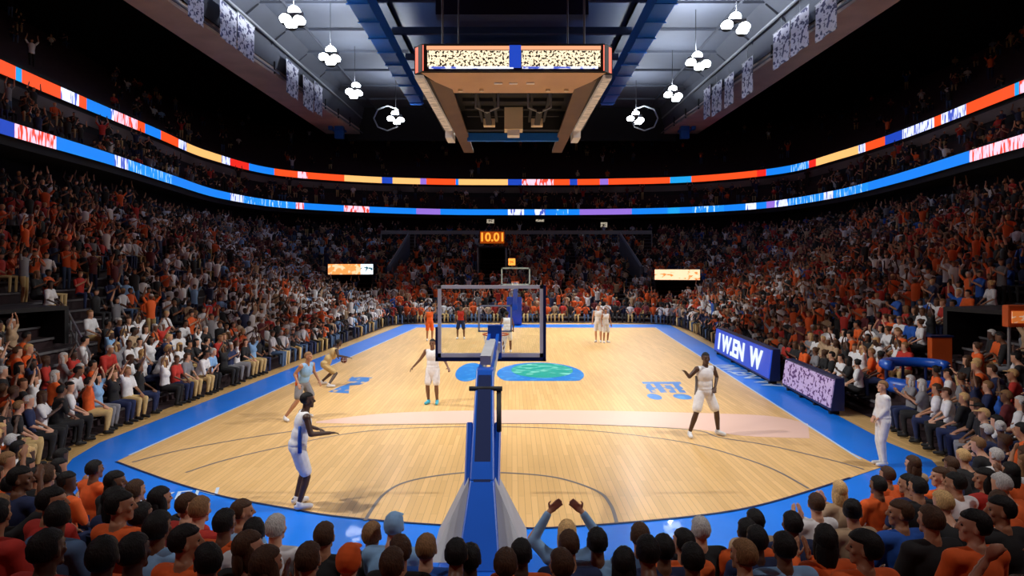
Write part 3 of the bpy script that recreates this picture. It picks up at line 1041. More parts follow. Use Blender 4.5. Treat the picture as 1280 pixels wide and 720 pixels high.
# stair rail down the left stand, beside the dark entrance
for (pa, pb, lab) in ((at(76, 372, 22), at(112, 442, 17), 'of the left stand'),):
    t = empty('stair_rail', pb)
    tag(t, 'pale stair railing sloping down the aisle ' + lab, 'railing')
    d = pa - pb
    mb = MB(); mb.tube([(0, 0, 0), tuple(d)], .035, M['grey'], 8); mb.tube([(0, 0, -.4), tuple(d + Vector((0, 0, -.4)))], .03, M['grey'], 8); mb.build('rail', t)
    for k in range(6):
        e = d * (k / 5)
        mb = MB(); mb.tube([(e.x, e.y, e.z), (e.x, e.y, e.z - 1.0)], .03, M['grey'], 6); mb.build('post', t)
# orange panels by the right stand entrance
M['orangep'] = mottle(mat('orange_panel', (0.62, 0.10, 0.015), .5), 2, .2)
t = empty('orange_panel', (12.3, 18.4, ring_point(12.3, 18.4) and H(ring_point(12.3, 18.4))))
tag(t, 'upright orange panel beside the dark entrance of the right stand', 'panel')
mb = MB(); mb.box(-.3, .3, -.1, .1, 0, .95, M['orangep']); mb.build('board', t, bevel=.02)
mb = MB(); mb.box(-.33, .33, -.12, .12, .95, 1.0, M['padnavy']); mb.build('cap', t)
p = at(1272, 397, 15)
t = empty('concession_sign', (p.x + .1, p.y, p.z))
tag(t, 'orange hanging sign at the edge of the right stand', 'sign')
mb = MB(); mb.box(-.4, .7, -.1, .1, -.22, .3, M['orangep']); mb.build('board', t, bevel=.03)
M['sign_or'] = marks('sign_small', (0.95, 0.25, 0.05), (0.9, 0.6, 0.4), 5, 3, .42, .35, 'Generated', 'xz')
mb = MB(); mb.box(-.32, .62, -.13, -.1, -.12, .16, M['sign_or']); mb.build('sign_face', t)
mb = MB(); mb.tube([(-.3, 0, -.2), (-.3, 0, -1.6)], .035, M['grey'], 8); mb.build('post', t)
# blue padded booth in the right stand
p = ground(1143, 470, 1.1)
sz = H(ring_point(p.x, p.y))
t = empty('padded_booth', (p.x, p.y, sz))
tag(t, 'round blue padded booth in the lower right stand', 'booth')
mb = MB()
mb.tube([(0.75 * math.cos(a), .55 * math.sin(a), .95) for a in np.linspace(-PI * .1, PI * 1.1, 18)], .13, M['padblue'], 10)
mb.build('upper_pad', t, True)
mb = MB()
mb.tube([(0.68 * math.cos(a), -.1 + .55 * math.sin(a), .45) for a in np.linspace(PI, 2 * PI, 14)], .2, M['padblue'], 10)
mb.build('lower_pad', t, True)
mb = MB()
for k in range(5):
    a = PI * k / 4
    mb.tube([(.75 * math.cos(a), .5 * math.sin(a), 0), (.75 * math.cos(a), .5 * math.sin(a), .95)], .04, M['padnavy'], 8)
mb.build('frame', t)
# small lit boards along the concourse
for (px, py, d, ww) in ((613, 276, 79, .9), (675, 274, 79, 1.0), (755, 281, 79, .8)):
    p = at(px, py, d - .6)
    t = empty('concourse_sign', p)
    tag(t, {613: 'small cream lit board on the far concourse, above the orange clock', 675: 'small cream lit board on the far concourse, right of the clock',
            483: 'small dim lit board on the far concourse, far left of the clock', 755: 'small dim lit board on the far concourse, far right of the clock',
            484: 'small pale lit board on the far balcony between the ribbon boards'}[px], 'sign', 'small lit boards')
    M.setdefault('smallsign', marks('small_lit_board', (.55, .48, .36), (.08, .06, .05), 4, 3, .45, .6, 'Generated', 'xz'))
    mb = MB(); mb.box(-ww / 2, ww / 2, 0, .1, -.3, .3, M['smallsign']); mb.build('face', t)
    mb = MB(); mb.box(-ww / 2 - .05, ww / 2 + .05, .1, .3, -.35, .35, M['black']); mb.build('housing', t)

# =================================================================== people
SKIN = {'light': (0.62, 0.33, 0.21), 'tan': (0.42, 0.20, 0.11), 'brown': (0.17, 0.075, 0.04), 'dark': (0.07, 0.032, 0.02)}
HAIR = {'black': (0.008, 0.007, 0.007), 'brown': (0.055, 0.026, 0.013), 'light brown': (0.20, 0.105, 0.045), 'blond': (0.52, 0.33, 0.14), 'grey': (0.42, 0.41, 0.40)}
CLOTH = {'orange': (0.80, 0.12, 0.015), 'white': (0.78, 0.78, 0.80), 'black': (0.012, 0.012, 0.014), 'navy': (0.012, 0.022, 0.08), 'blue': (0.015, 0.10, 0.48),
         'light blue': (0.25, 0.46, 0.75), 'grey': (0.22, 0.22, 0.24), 'red': (0.50, 0.03, 0.02), 'denim blue': (0.07, 0.13, 0.25), 'maroon': (0.14, 0.02, 0.025),
         'tan': (0.48, 0.33, 0.20), 'khaki': (0.60, 0.42, 0.18)}
PM = {}


def strands(m):
    n, l, b = nodes(m)
    b.inputs['Roughness'].default_value = .6
    b.inputs['Specular IOR Level'].default_value = .25
    tc = n.new('ShaderNodeTexCoord'); mp = n.new('ShaderNodeMapping'); mp.inputs['Scale'].default_value = (1, 1, .25)
    no = n.new('ShaderNodeTexNoise'); no.inputs['Scale'].default_value = 120; no.inputs['Detail'].default_value = 3
    bp = n.new('ShaderNodeBump'); bp.inputs['Strength'].default_value = .9; bp.inputs['Distance'].default_value = .006
    l.new(tc.outputs['Object'], mp.inputs[0]); l.new(mp.outputs[0], no.inputs['Vector']); l.new(no.outputs['Fac'], bp.inputs['Height']); l.new(bp.outputs[0], b.inputs['Normal'])
    mr = n.new('ShaderNodeMapRange'); mr.inputs[3].default_value = .1; mr.inputs[4].default_value = 2.3
    mx = n.new('ShaderNodeMix'); mx.data_type = 'RGBA'; mx.blend_type = 'MULTIPLY'; mx.inputs[0].default_value = 1
    mx.inputs[6].default_value = b.inputs['Base Color'].default_value[:]
    l.new(no.outputs['Fac'], mr.inputs[0]); l.new(mr.outputs[0], mx.inputs[7]); l.new(mx.outputs[2], b.inputs['Base Color'])


def pm(kind, name):
    k = (kind, name)
    if k not in PM:
        col = {'skin': SKIN, 'hair': HAIR, 'cloth': CLOTH}[kind][name]
        PM[k] = mat('%s_%s' % (name.replace(' ', '_'), kind), col, {'skin': .5, 'hair': .55, 'cloth': .85}[kind])
        if kind == 'cloth': mottle(PM[k], 14, .22, 3)
        if kind == 'hair': strands(PM[k])
    return PM[k]


M['shoe'] = mat('white_shoes', (0.7, 0.7, 0.72), .5)
M['shoeblue'] = mat('cyan_shoes', (0.05, 0.42, 0.60), .5)
M['eye'] = mat('eye_dark', (0.02, 0.015, 0.012), .2)


def cap(mb, p, q, r1, r2, m, n=10):
    p, q = Vector(p), Vector(q)
    d = q - p
    L_ = d.length
    d = d / L_ if L_ > 1e-6 else Vector((0, 0, 1))
    pts, rad = [], []
    for a in (85, 60, 30): pts.append(p - d * r1 * math.sin(R(a))); rad.append(r1 * math.cos(R(a)))
    for t in (0, .5, 1): pts.append(p.lerp(q, t)); rad.append(r1 + (r2 - r1) * t)
    for a in (30, 60, 85): pts.append(q + d * r2 * math.sin(R(a))); rad.append(r2 * math.cos(R(a)))
    mb.tube(pts, rad, m, n)


def remeshed(mb, vox, smooth=4, dec=None):
    me = mb.mesh('tmp')
    o = bpy.data.objects.new('tmp', me)
    COL.objects.link(o)
    r = o.modifiers.new('r', 'REMESH'); r.mode = 'VOXEL'; r.voxel_size = vox; r.use_smooth_shade = True
    if smooth:
        k = o.modifiers.new('s', 'SMOOTH'); k.factor = .5; k.iterations = smooth
    if dec:
        k = o.modifiers.new('d', 'DECIMATE'); k.ratio = dec
    dg = bpy.context.evaluated_depsgraph_get()
    out = bpy.data.meshes.new_from_object(o.evaluated_get(dg))
    bpy.data.objects.remove(o)
    out.materials.clear()
    out.materials.append(mb.mats[0])
    out.polygons.foreach_set('material_index', [0] * len(out.polygons))
    out.polygons.foreach_set('use_smooth', [True] * len(out.polygons))
    return out


def hand(mb, w, d, side, nrm, curl, m, sgn):
    """palm, four bent fingers of different length and a thumb leaving the palm's side"""
    d, nrm = Vector(d).normalized(), Vector(nrm).normalized()
    side = d.cross(nrm).normalized() * sgn
    nrm = side.cross(d).normalized() * sgn
    w = Vector(w)
    c = w + d * .048
    rot = Matrix((side, d, nrm)).transposed()
    mb.ell(c, (.040, .052, .017), m, 10, 7, rot)
    for k, (o, ln) in enumerate(((-.030, .058), (-.010, .074), (.011, .080), (.031, .070))):
        a = w + d * .088 + side * o
        d1 = (d + nrm * curl * .5 + side * o * 3).normalized()
        b = a + d1 * ln * .5
        d2 = (d + nrm * curl * 1.5).normalized()
        cap(mb, a - d * .02, b, .0098, .0092, m, 6)
        cap(mb, b, b + d2 * ln * .5, .0092, .008, m, 6)
    a = w + d * .03 + side * .032
    b = a + (d * .6 + side * .8 + nrm * .3).normalized() * .042
    cap(mb, a, b, .013, .0115, m, 6)
    cap(mb, b, b + (d + side * .1 + nrm * .3).normalized() * .03, .0115, .009, m, 6)


def head_rot(yaw, pitch=0, roll=0):
    return Matrix.Rotation(R(yaw), 3, 'Z') @ Matrix.Rotation(R(pitch), 3, 'X') @ Matrix.Rotation(R(roll), 3, 'Y')


def body_mb(J, female=False, detail=True):
    m = pm('skin', 'tan')
    mb = MB()
    Rh = J['hr']
    hc = Vector(J['head'])
    P = lambda x, y, z: hc + Rh @ Vector((x, y, z))
    mb.ell(hc + Rh @ Vector((0, -.008, .02)), (.076, .096, .100), m, 16, 12, Rh)
    mb.ell(P(0, .022, -.05), (.056, .066, .070), m, 14, 10, Rh)
    cap(mb, P(-.018, .066, -.098), P(.018, .066, -.098), .022, .022, m)
    if detail:
        cap(mb, P(0, .086, .016), P(0, .108, -.026), .010, .015, m, 8)
        cap(mb, P(-.012, .098, -.030), P(.012, .098, -.030), .009, .009, m, 6)
        cap(mb, P(-.036, .078, .030), P(.036, .078, .030), .012, .012, m, 8)
        cap(mb, P(-.020, .082, -.062), P(.020, .082, -.062), .009, .009, m, 6)
        cap(mb, P(-.018, .080, -.074), P(.018, .080, -.074), .010, .010, m, 6)
        for s in (-1, 1):
            mb.ell(P(s * .045, .062, -.025), (.022, .018, .022), m, 8, 6)
            mb.ell(P(s * .079, -.008, -.014), (.010, .020, .032), m, 8, 6, Rh)
    cap(mb, Vector(J['neck']) - Vector((0, 0, .06)), P(0, -.012, -.06), .060, .054, m)
    k = .92 if female else 1
    pel, bel, che = Vector(J['pelvis']), Vector(J['belly']), Vector(J['chest'])
    mb.ell(pel, (.165, .12, .12), m)
    mb.ell(bel, (.148 * k, .105, .16), m)
    mb.ell(che, (.172 * k, .112, .19), m)
    if female:
        for s in (-1, 1): mb.ell(che + Vector((s * .075, .085, -.02)), (.07, .055, .07), m, 8, 6)
    shl, shr = Vector(J['sh'][0]), Vector(J['sh'][1])
    cap(mb, shl, shr, .062 * k, .062 * k, m)
    cap(mb, (shl + shr) / 2 + Vector((0, 0, .01)), Vector(J['neck']), .085, .062, m)
    for i in (0, 1):
        sh, el, wr = (Vector(J[q][i]) for q in ('sh', 'el', 'wr'))
        cap(mb, sh, el, .054 * k, .040 * k, m)
        cap(mb, el, wr, .041 * k, .027, m)
        hd = Vector(J['hd'][i]) if 'hd' in J else (wr - el)
        nn = Vector(J['hn'][i]) if 'hn' in J else Vector((0, 0, -1))
        if abs(hd.normalized().dot(nn.normalized())) > .95: nn = Vector((0, 1, 0))
        hand(mb, wr, hd, None, nn, J.get('curl', .5), m, -1 if i == 0 else 1)
        hp, kn, an, to = (Vector(J[q][i]) for q in ('hip', 'knee', 'ank', 'toe'))
        cap(mb, hp, kn, .090, .058, m)
        cap(mb, kn, kn.lerp(an, .35), .056, .058, m)
        cap(mb, kn.lerp(an, .3), an, .058, .036, m)
        cap(mb, an - Vector((0, 0, .03)), to, .036, .032, m)
        cap(mb, an - Vector((0, 0, .03)), an + (an - to).normalized() * .04 - Vector((0, 0, .035)), .036, .032, m)
    return mb


def top_mb(J, sleeve, female=False, hem=0.0, name='white'):
    m = pm('cloth', name)
    mb = MB()
    k = .93 if female else 1
    g = .014
    pel, bel, che = Vector(J['pelvis']), Vector(J['belly']), Vector(J['chest'])
    mb.ell(pel + Vector((0, 0, .05)), (.168 + g, .125 + g, .10), m)
    mb.ell(bel, (.158 * k + g, .112 + g, .18), m)
    mb.ell(che, (.176 * k + g, .116 + g, .19), m)
    if female:
        for s in (-1, 1): mb.ell(che + Vector((s * .075, .088, -.02)), (.078, .062, .078), m, 8, 6)
    if hem: mb.ell(pel - Vector((0, 0, hem * .5)), (.175 + g, .13 + g, .14 + hem), m)
    shl, shr = Vector(J['sh'][0]), Vector(J['sh'][1])
    ins = 0.0 if sleeve > 0 else .09
    a = shl.lerp(shr, ins); b = shr.lerp(shl, ins)
    cap(mb, a, b, (.066 if sleeve else .052) * k + g, (.066 if sleeve else .052) * k + g, m)
    cap(mb, (shl + shr) / 2, Vector(J['neck']) - Vector((0, 0, .035)), .10, .066, m)
    for i in (0, 1):
        sh, el, wr = (Vector(J[q][i]) for q in ('sh', 'el', 'wr'))
        if sleeve > 0: cap(mb, sh, sh.lerp(el, min(1, sleeve * 2) * .9), .056 * k + g, .046 * k + g, m)
        if sleeve > .5: cap(mb, el.lerp(sh, .1), el.lerp(wr, .9), .045 + g * .7, .030 + g * .7, m)
    return mb


def pants_mb(J, short, name='navy'):
    m = pm('cloth', name)
    mb = MB()
    pel = Vector(J['pelvis'])
    mb.ell(pel, (.18, .138, .13), m)
    for i in (0, 1):
        hp, kn, an = (Vector(J[q][i]) for q in ('hip', 'knee', 'ank'))
        if short:
            cap(mb, hp, hp.lerp(kn, .78), .112, .100, m)
        else:
            cap(mb, hp, kn, .104, .074, m)
            cap(mb, kn, an.lerp(kn, .03), .073, .052, m)
    return mb


def shoes_mb(J, i, m):
    mb = MB()
    an, to = Vector(J['ank'][i]), Vector(J['toe'][i])
    f = (to - an); f.z = 0
    f.normalize()
    cap(mb, an + Vector((0, 0, -.045)) - f * .03, to + Vector((0, 0, .0)), .048, .042, m)
    cap(mb, an + Vector((0, 0, .0)), an + Vector((0, 0, -.05)), .046, .048, m)
    return mb


def hair_mb(style, name='black'):
    """head-local: facing +Y, origin at the head's centre"""
    m = pm('hair', name)
    mb = MB()
    big = {'short': 1.08, 'long': 1.10, 'bun': 1.07, 'afro': 1.22, 'buzz': 1.035, 'cap': 1.09}[style]

    def fn(d):
        face = d.y > .12 and d.z < .42
        low = d.z < -.42 - (.25 if d.y < 0 else 0)
        if face or low: return .86
        return big + .014 * math.sin(17 * d.x + 7 * d.z) + .012 * math.sin(13 * d.z + 9 * d.y) + random.uniform(-.014, .014)
    mb.ell((0, -.012, .020), (.080, .099, .097), m, 30, 20, None, fn)
    if style == 'long':
        mb.ell((0, -.062, -.085), (.084, .050, .135), m, 18, 12, None, lambda d: 1 + .05 * math.sin(9 * d.x + 3) + random.uniform(-.02, .02))
        for s in (-1, 1): mb.ell((s * .066, -.01, -.065), (.028, .045, .11), m, 10, 8)
    if style == 'bun':
        mb.ell((0, -.115, .075), (.045, .042, .042), m, 10, 8)
    if style == 'cap':
        mb.ell((0, .10, .065), (.062, .068, .010), m, 12, 6)
    return mb


def seated(lean=0.0, arms='lap', yaw=0, pitch=0, female=False, shx=.185):
    J = dict(pelvis=(0, 0, .57), belly=(0, .0 + lean * .3, .72), chest=(0, lean * .75 - .005, .92), neck=(0, lean * 1.05 - .01, 1.115), head=(0, lean * 1.25 + .015, 1.265), hr=head_rot(yaw, pitch))
    if female: shx = .165
    J['sh'] = [(-shx, lean, 1.045), (shx, lean, 1.045)]
    J['hip'] = [(-.095, .03, .53), (.095, .03, .53)]
    J['knee'] = [(-.13, .42, .53), (.13, .42, .53)]
    J['ank'] = [(-.13, .37, .10), (.13, .37, .10)]
    J['toe'] = [(-.145, .50, .045), (.145, .50, .045)]
    A = {'lap': ([(-.25, .06 + lean, .80), (.25, .06 + lean, .80)], [(-.13, .30, .66), (.13, .30, .66)]),
         'clap': ([(-.26, .12 + lean, .84), (.26, .12 + lean, .84)], [(-.05, .33 + lean, .99), (.05, .33 + lean, .99)]),
         'lean': ([(-.20, .32, .64), (.20, .32, .64)], [(-.05, .40, .80), (.05, .40, .80)]),
         'up': ([(-.25, .06, .80), (.34, .06, 1.22)], [(-.13, .30, .66), (.26, .14, 1.46)]),
         'phone': ([(-.25, .1, .82), (.24, .14, .84)], [(-.08, .30, .90), (.08, .32, .96)]),
         'both': ([(-.33, .04, 1.2), (.33, .04, 1.2)], [(-.16, .06, 1.44), (.14, .06, 1.44)])}[arms]
    J['el'], J['wr'] = A
    if arms == 'clap': J['hd'] = [(.1, .3, .9), (-.1, .3, .9)]; J['hn'] = [(1, 0, 0), (-1, 0, 0)]; J['curl'] = .15
    if arms == 'both': J['hd'] = [(.6, 0, .6), (-.6, 0, .6)]; J['hn'] = [(0, -1, 0), (0, -1, 0)]
    return J


# ---- spectator prototypes (meshes shared by every copy)
SPEC = [('lap', 0, 0, 0, False), ('lap', .06, 25, 0, False), ('clap', .03, -20, 0, True), ('lean', .22, 5, -4, False), ('phone', .02, -8, -8, True), ('lap', .03, -50, 0, True),
        ('up', 0, 12, 4, False), ('lap', .02, 55, 0, False), ('both', 0, 0, 5, True)]
WORD = {'lap': 'sitting', 'clap': 'clapping', 'lean': 'leaning forward', 'phone': 'holding hands to chest', 'up': 'raising one arm', 'both': 'with hands on head'}
PROTO = []
for (arms, lean, yaw, pit, fem) in SPEC:
    J = seated(lean, arms, yaw, pit, fem)
    full = {'J': J, 'body': remeshed(body_mb(J, fem), .0095, 3), 'shirt': remeshed(top_mb(J, .5 if not fem else 1, fem), .016, 4, .6),
            'trousers': remeshed(pants_mb(J, False), .018, 3, .5), 'fem': fem, 'word': WORD[arms]}
    PROTO.append(full)
HAIRM = {k: hair_mb(k).mesh('hair_' + k, True) for k in ('short', 'long', 'bun', 'afro', 'buzz', 'cap')}
eb = MB()
for s in (-1, 1): eb.ell((s * .031, .074, .006), (.013, .012, .009), M['eye'], 8, 6)
EYES = eb.mesh('eyes', True)
SHOEM = {}
# one-mesh versions for the middle distance
MIDP = []


def join_mid(pr, style, J=None):
    bmj = bmesh.new()
    slots = []

    def put(me, slot, mtx=None, ratio=None):
        n0 = len(bmj.verts)
        nf = len(bmj.faces)
        bmj.from_mesh(me)
        bmj.verts.ensure_lookup_table(); bmj.faces.ensure_lookup_table()
        if mtx:
            for v in bmj.verts[n0:]: v.co = mtx @ v.co
        for f in bmj.faces[nf:]: f.material_index = slot
    J = pr['J']
    m4 = J['hr'].to_4x4(); m4.translation = Vector(J['head'])
    lo = remeshed(body_mb(J, pr['fem'], False), .026, 1, .5)
    put(lo, 0)
    put(remeshed(top_mb(J, .5, pr['fem']), .034, 1, .7), 1)
    put(remeshed(pants_mb(J, False), .036, 1, .7), 2)
    put(HAIRM[style], 3, m4)
    for i in (0, 1): put(remeshed(shoes_mb(J, i, M['shoe']), .022, 1), 4)
    me = bpy.data.meshes.new('spectator_mid')
    bmj.to_mesh(me)
    bmj.free()
    for k in (pm('skin', 'tan'), pm('cloth', 'white'), pm('cloth', 'navy'), pm('hair', 'black'), M['black']): me.materials.append(k)
    me.polygons.foreach_set('use_smooth', [True] * len(me.polygons))
    return me


for i, st in ((0, 'short'), (1, 'cap'), (2, 'long'), (3, 'short'), (6, 'short'), (5, 'bun'), (8, 'long')):
    MIDP.append((join_mid(PROTO[i], st), PROTO[i]['word'], st))


def setmat(o, i, m):
    o.material_slots[i].link = 'OBJECT'
    o.material_slots[i].material = m


# ---- place the near rows seen from behind: (px, py of the head, shirt, hair colour, hair style, pose, skin)
NEAR = [(117, 587, 'orange', 'black', 'short', 0, 'brown'), (139, 604, 'black', 'black', 'long', 5, 'brown'), (168, 613, 'navy', 'brown', 'short', 0, 'tan'), (151, 624, 'navy', 'black', 'long', 2, 'tan'),
        (190, 631, 'black', 'black', 'long', 2, 'tan'), (223, 633, 'red', 'brown', 'short', 5, 'light'), (25, 641, 'red', 'black', 'buzz', 1, 'tan'), (84, 648, 'denim blue', 'black', 'short', 7, 'brown'),
        (60, 631, 'red', 'black', 'short', 5, 'tan'), (205, 650, 'maroon', 'black', 'short', 0, 'brown'), (230, 655, 'red', 'light brown', 'short', 3, 'light'), (173, 658, 'light blue', 'black', 'afro', 0, 'brown'),
        (112, 645, 'orange', 'black', 'short', 5, 'tan'), (262, 656, 'orange', 'black', 'short', 0, 'brown'), (290, 662, 'white', 'black', 'short', 1, 'brown'), (299, 641, 'light blue', 'brown', 'short', 5, 'tan'),
        (336, 665, 'white', 'grey', 'short', 0, 'light'), (405, 673, 'black', 'brown', 'short', 0, 'tan'), (225, 686, 'orange', 'black', 'short', 5, 'tan'), (302, 690, 'black', 'brown', 'long', 5, 'light'),
        (171, 693, 'orange', 'black', 'short', 0, 'dark'), (57, 686, 'red', 'black', 'short', 0, 'dark'), (332, 706, 'navy', 'brown', 'long', 2, 'tan'), (380, 711, 'black', 'brown', 'short', 0, 'tan'),
        (262, 702, 'denim blue', 'black', 'short', 7, 'brown'), (120, 700, 'blue', 'black', 'short', 1, 'dark'), (20, 600, 'navy', 'black', 'short', 5, 'brown'), (45, 600, 'black', 'brown', 'short', 1, 'tan'),
        (467, 672, 'black', 'light brown', 'short', 0, 'tan'), (503, 678, 'light blue', 'blond', 'cap', 3, 'light'), (519, 682, 'blue', 'light brown', 'short', 0, 'light'), (494, 702, 'black', 'brown', 'short', 1, 'tan'),
        (583, 694, 'navy', 'black', 'short', 0, 'dark'), (580, 713, 'black', 'black', 'short', 3, 'brown'), (440, 713, 'orange', 'blond', 'cap', 3, 'light'), (464, 708, 'red', 'brown', 'short', 0, 'tan'), (638, 709, 'maroon', 'brown', 'short', 0, 'tan'),
        (665, 698, 'orange', 'black', 'short', 0, 'dark'), (678, 708, 'navy', 'brown', 'short', 1, 'tan'), (709, 666, 'light blue', 'blond', 'long', 8, 'light'), (719, 694, 'navy', 'brown', 'short', 3, 'tan'),
        (738, 690, 'light blue', 'black', 'short', 0, 'brown'), (761, 699, 'black', 'black', 'long', 2, 'brown'), (808, 673, 'denim blue', 'brown', 'short', 0, 'tan'), (830, 689, 'navy', 'black', 'short', 0, 'brown'),
        (853, 680, 'orange', 'black', 'short', 1, 'tan'), (822, 714, 'orange', 'black', 'short', 3, 'brown'), (894, 667, 'black', 'grey', 'short', 0, 'light'), (914, 664, 'orange', 'black', 'short', 0, 'brown'),
        (947, 652, 'tan', 'black', 'short', 0, 'brown'), (920, 699, 'navy', 'light brown', 'short', 1, 'tan'), (884, 699, 'black', 'black', 'short', 0, 'brown'), (951, 679, 'navy', 'black', 'short', 0, 'dark'),
        (988, 654, 'navy', 'black', 'short', 0, 'brown'), (983, 680, 'light blue', 'black', 'short', 0, 'brown'), (1024, 632, 'white', 'brown', 'short', 2, 'light'), (1055, 615, 'tan', 'blond', 'long', 2, 'light'),
        (1033, 682, 'orange', 'black', 'long', 2, 'tan'), (1072, 643, 'tan', 'black', 'bun', 5, 'tan'), (1110, 594, 'orange', 'brown', 'short', 0, 'tan'), (1108, 611, 'orange', 'black', 'short', 0, 'brown'),
        (1142, 581, 'tan', 'brown', 'long', 0, 'light'), (1132, 606, 'navy', 'black', 'short', 1, 'tan'), (1128, 644, 'blue', 'brown', 'short', 7, 'tan'), (1165, 652, 'black', 'brown', 'short', 0, 'tan'),
        (1179, 597, 'orange', 'brown', 'short', 7, 'light'), (1199, 606, 'white', 'black', 'short', 1, 'tan'), (1078, 686, 'orange', 'black', 'afro', 7, 'tan'), (1223, 658, 'orange', 'black', 'short', 7, 'light'),
        (1152, 609, 'black', 'black', 'short', 0, 'tan'), (1256, 640, 'black', 'black', 'short', 7, 'tan'), (1235, 600, 'red', 'black', 'long', 7, 'tan')]


_SS = np.linspace(-0.02, 1, 52)
_GRID = (1 - _SS)[:, None, None] * C0[None] + _SS[:, None, None] * C1[None]


def s_of(x, y):
    d = ((_GRID - np.array([x, y])) ** 2).sum(2)
    return float(_SS[np.unravel_index(d.argmin(), d.shape)[0]])


def near_z(x, y):
    return max(0.0, H(max(0, s_of(x, y))))


def solve(px, py, top=1.265):
    best = None
    for d in np.arange(2.4, 12, .06):
        x = (px - 640) / 800 * d
        z = EYE - (py - 331) / 800 * d
        e = z - (near_z(x, d) + top)
        if best is None or abs(e) < best[0]: best = (abs(e), d, x)
        if e < 0 and d > 3: break
    return best[2], best[1]


CENTRE = Vector((0.6, 21))
placed = []
used_labels = set()
taken = {}


def label_near(i, rec, x, y):
    px, py, shirt, hc, st, po, sk = rec
    stn = {'short': 'short %s hair', 'long': 'long %s hair', 'bun': '%s hair in a bun', 'afro': 'full curly %s hair', 'buzz': 'close-cropped %s hair', 'cap': '%s cap'}[st] % hc
    base = 'person in %s top with %s' % (shirt, stn)
    return base


recs = []
for i, rec in enumerate(NEAR):
    x, y = solve(rec[0], rec[1])
    recs.append([x, y, near_z(x, y), rec])
# nudge apart the ones that would sit inside each other
for _ in range(30):
    for a in range(len(recs)):
        for b in range(a):
            dx, dy = recs[a][0] - recs[b][0], recs[a][1] - recs[b][1]
            dd = math.hypot(dx, dy)
            if dd < .40:
                k = (.40 - dd) / 2 / max(dd, .01) * .5
                recs[a][0] += dx * k; recs[a][1] += dy * k; recs[b][0] -= dx * k; recs[b][1] -= dy * k


def side_word(px):
    return 'far left corner' if px < 130 else 'left of the basket' if px < 440 else 'just left of the basket' if px < 600 else 'just right of the basket' if px < 780 else \
        'right of the basket' if px < 1010 else 'right corner'


order = sorted(range(len(recs)), key=lambda i: recs[i][3][0])
labels = {}
cnt = {}
for i in order:
    r_ = recs[i]
    b = label_near(i, r_[3], 0, 0)
    labels.setdefault(b, []).append(i)
final = {}
for b, ids in labels.items():
    if len(ids) == 1:
        final[ids[0]] = b + ', near rows, ' + side_word(recs[ids[0]][3][0])
    else:
        seen = {}
        for i in ids: seen.setdefault(side_word(recs[i][3][0]), []).append(i)
        for sw, ii in seen.items():
            if len(ii) == 1: final[ii[0]] = b + ', near rows, ' + sw
            else:
                ii.sort(key=lambda q: recs[q][3][0])
                for n_, q in enumerate(ii):
                    final[q] = b + ', %s from left, %s' % (ORD[n_], sw)
for i, (x, y, z, rec) in enumerate(recs):
    px, py, shirt, hc, st, po, sk = rec
    pr = PROTO[po]
    d = CENTRE - Vector((x, y))
    rz = math.atan2(d.y, d.x) - PI / 2
    t = bpy.data.objects.new('spectator', pr['body'])
    COL.objects.link(t)
    t.location = (x, y, z)
    t.rotation_euler = (0, 0, rz)
    setmat(t, 0, pm('skin', sk))
    tag(t, final[i], 'person', 'spectators in the near rows')
    for nm, me, mm in (('shirt', pr['shirt'], pm('cloth', shirt)), ('trousers', pr['trousers'], pm('cloth', 'navy' if shirt != 'navy' else 'grey'))):
        c = bpy.data.objects.new(nm, me); COL.objects.link(c); c.parent = t; setmat(c, 0, mm)
    m4 = pr['J']['hr'].to_4x4(); m4.translation = Vector(pr['J']['head'])
    c = bpy.data.objects.new('hair' if st != 'cap' else 'baseball_cap', HAIRM[st]); COL.objects.link(c); c.parent = t; c.matrix_local = m4
    setmat(c, 0, pm('hair', hc) if st != 'cap' else pm('cloth', shirt))
    c = bpy.data.objects.new('eyes', EYES); COL.objects.link(c); c.parent = t; c.matrix_local = m4
    placed.append((x, y))
placed_np = np.array(placed)

SKIP_CHAIRS = set(range(2, 200))
# chairs of the near rows
ch = MB()
ch.box(-.22, .22, -.05, .36, .40, .45, M['navy'])
ch_seat = ch.mesh('seat')
ch = MB()
for k in range(6):
    a, b = -.22 + .44 * k / 6, -.22 + .44 * (k + 1) / 6
    f = lambda v: -.17 - .05 * (1 - (v / .22) ** 2)
    ch.hexa([(a, f(a) - .02, .50), (b, f(b) - .02, .50), (b, f(b) + .01, .50), (a, f(a) + .01, .50), (a, f(a) - .05, .80), (b, f(b) - .05, .80), (b, f(b) - .02, .80), (a, f(a) - .02, .80)], M['navy'])
ch_back = ch.mesh('backrest')
ch = MB(); ch.tube([(0, 0, 0), (0, 0, .45)], .014, M['grey'], 8); ch_leg = ch.mesh('leg')
chairs = sorted(recs, key=lambda r: -r[1])
nch = 0
for ri, (x, y, z, rec) in enumerate(recs):
    if ri in SKIP_CHAIRS: continue
    d = CENTRE - Vector((x, y))
    t = empty('stadium_chair', (x, y, z), math.atan2(d.y, d.x) - PI / 2)
    tag(t, 'navy chair under ' + final[ri].replace('person in ', '').replace(' top with', ' top,'), 'chair', 'chairs of the near rows')
    for nm, me in (('seat', ch_seat), ('backrest', ch_back)):
        c = bpy.data.objects.new(nm, me); COL.objects.link(c); c.parent = t
    for lx in (-.2, .2):
        for ly in (-.17, .33):
            c = bpy.data.objects.new('leg', ch_leg); COL.objects.link(c); c.parent = t; c.location = (lx, ly, 0)

# ------------------------------------------------------------------ the seated bowl
slots_xyz = []


def arc_sample(C, sp):
    P = np.vstack([C, C[:1]])
    L_ = np.concatenate([[0], np.cumsum(np.linalg.norm(np.diff(P, axis=0), axis=1))])
    t = np.arange(0, L_[-1], sp)
    return np.stack([np.interp(t, L_, P[:, 0]), np.interp(t, L_, P[:, 1])], 1), t / L_[-1]


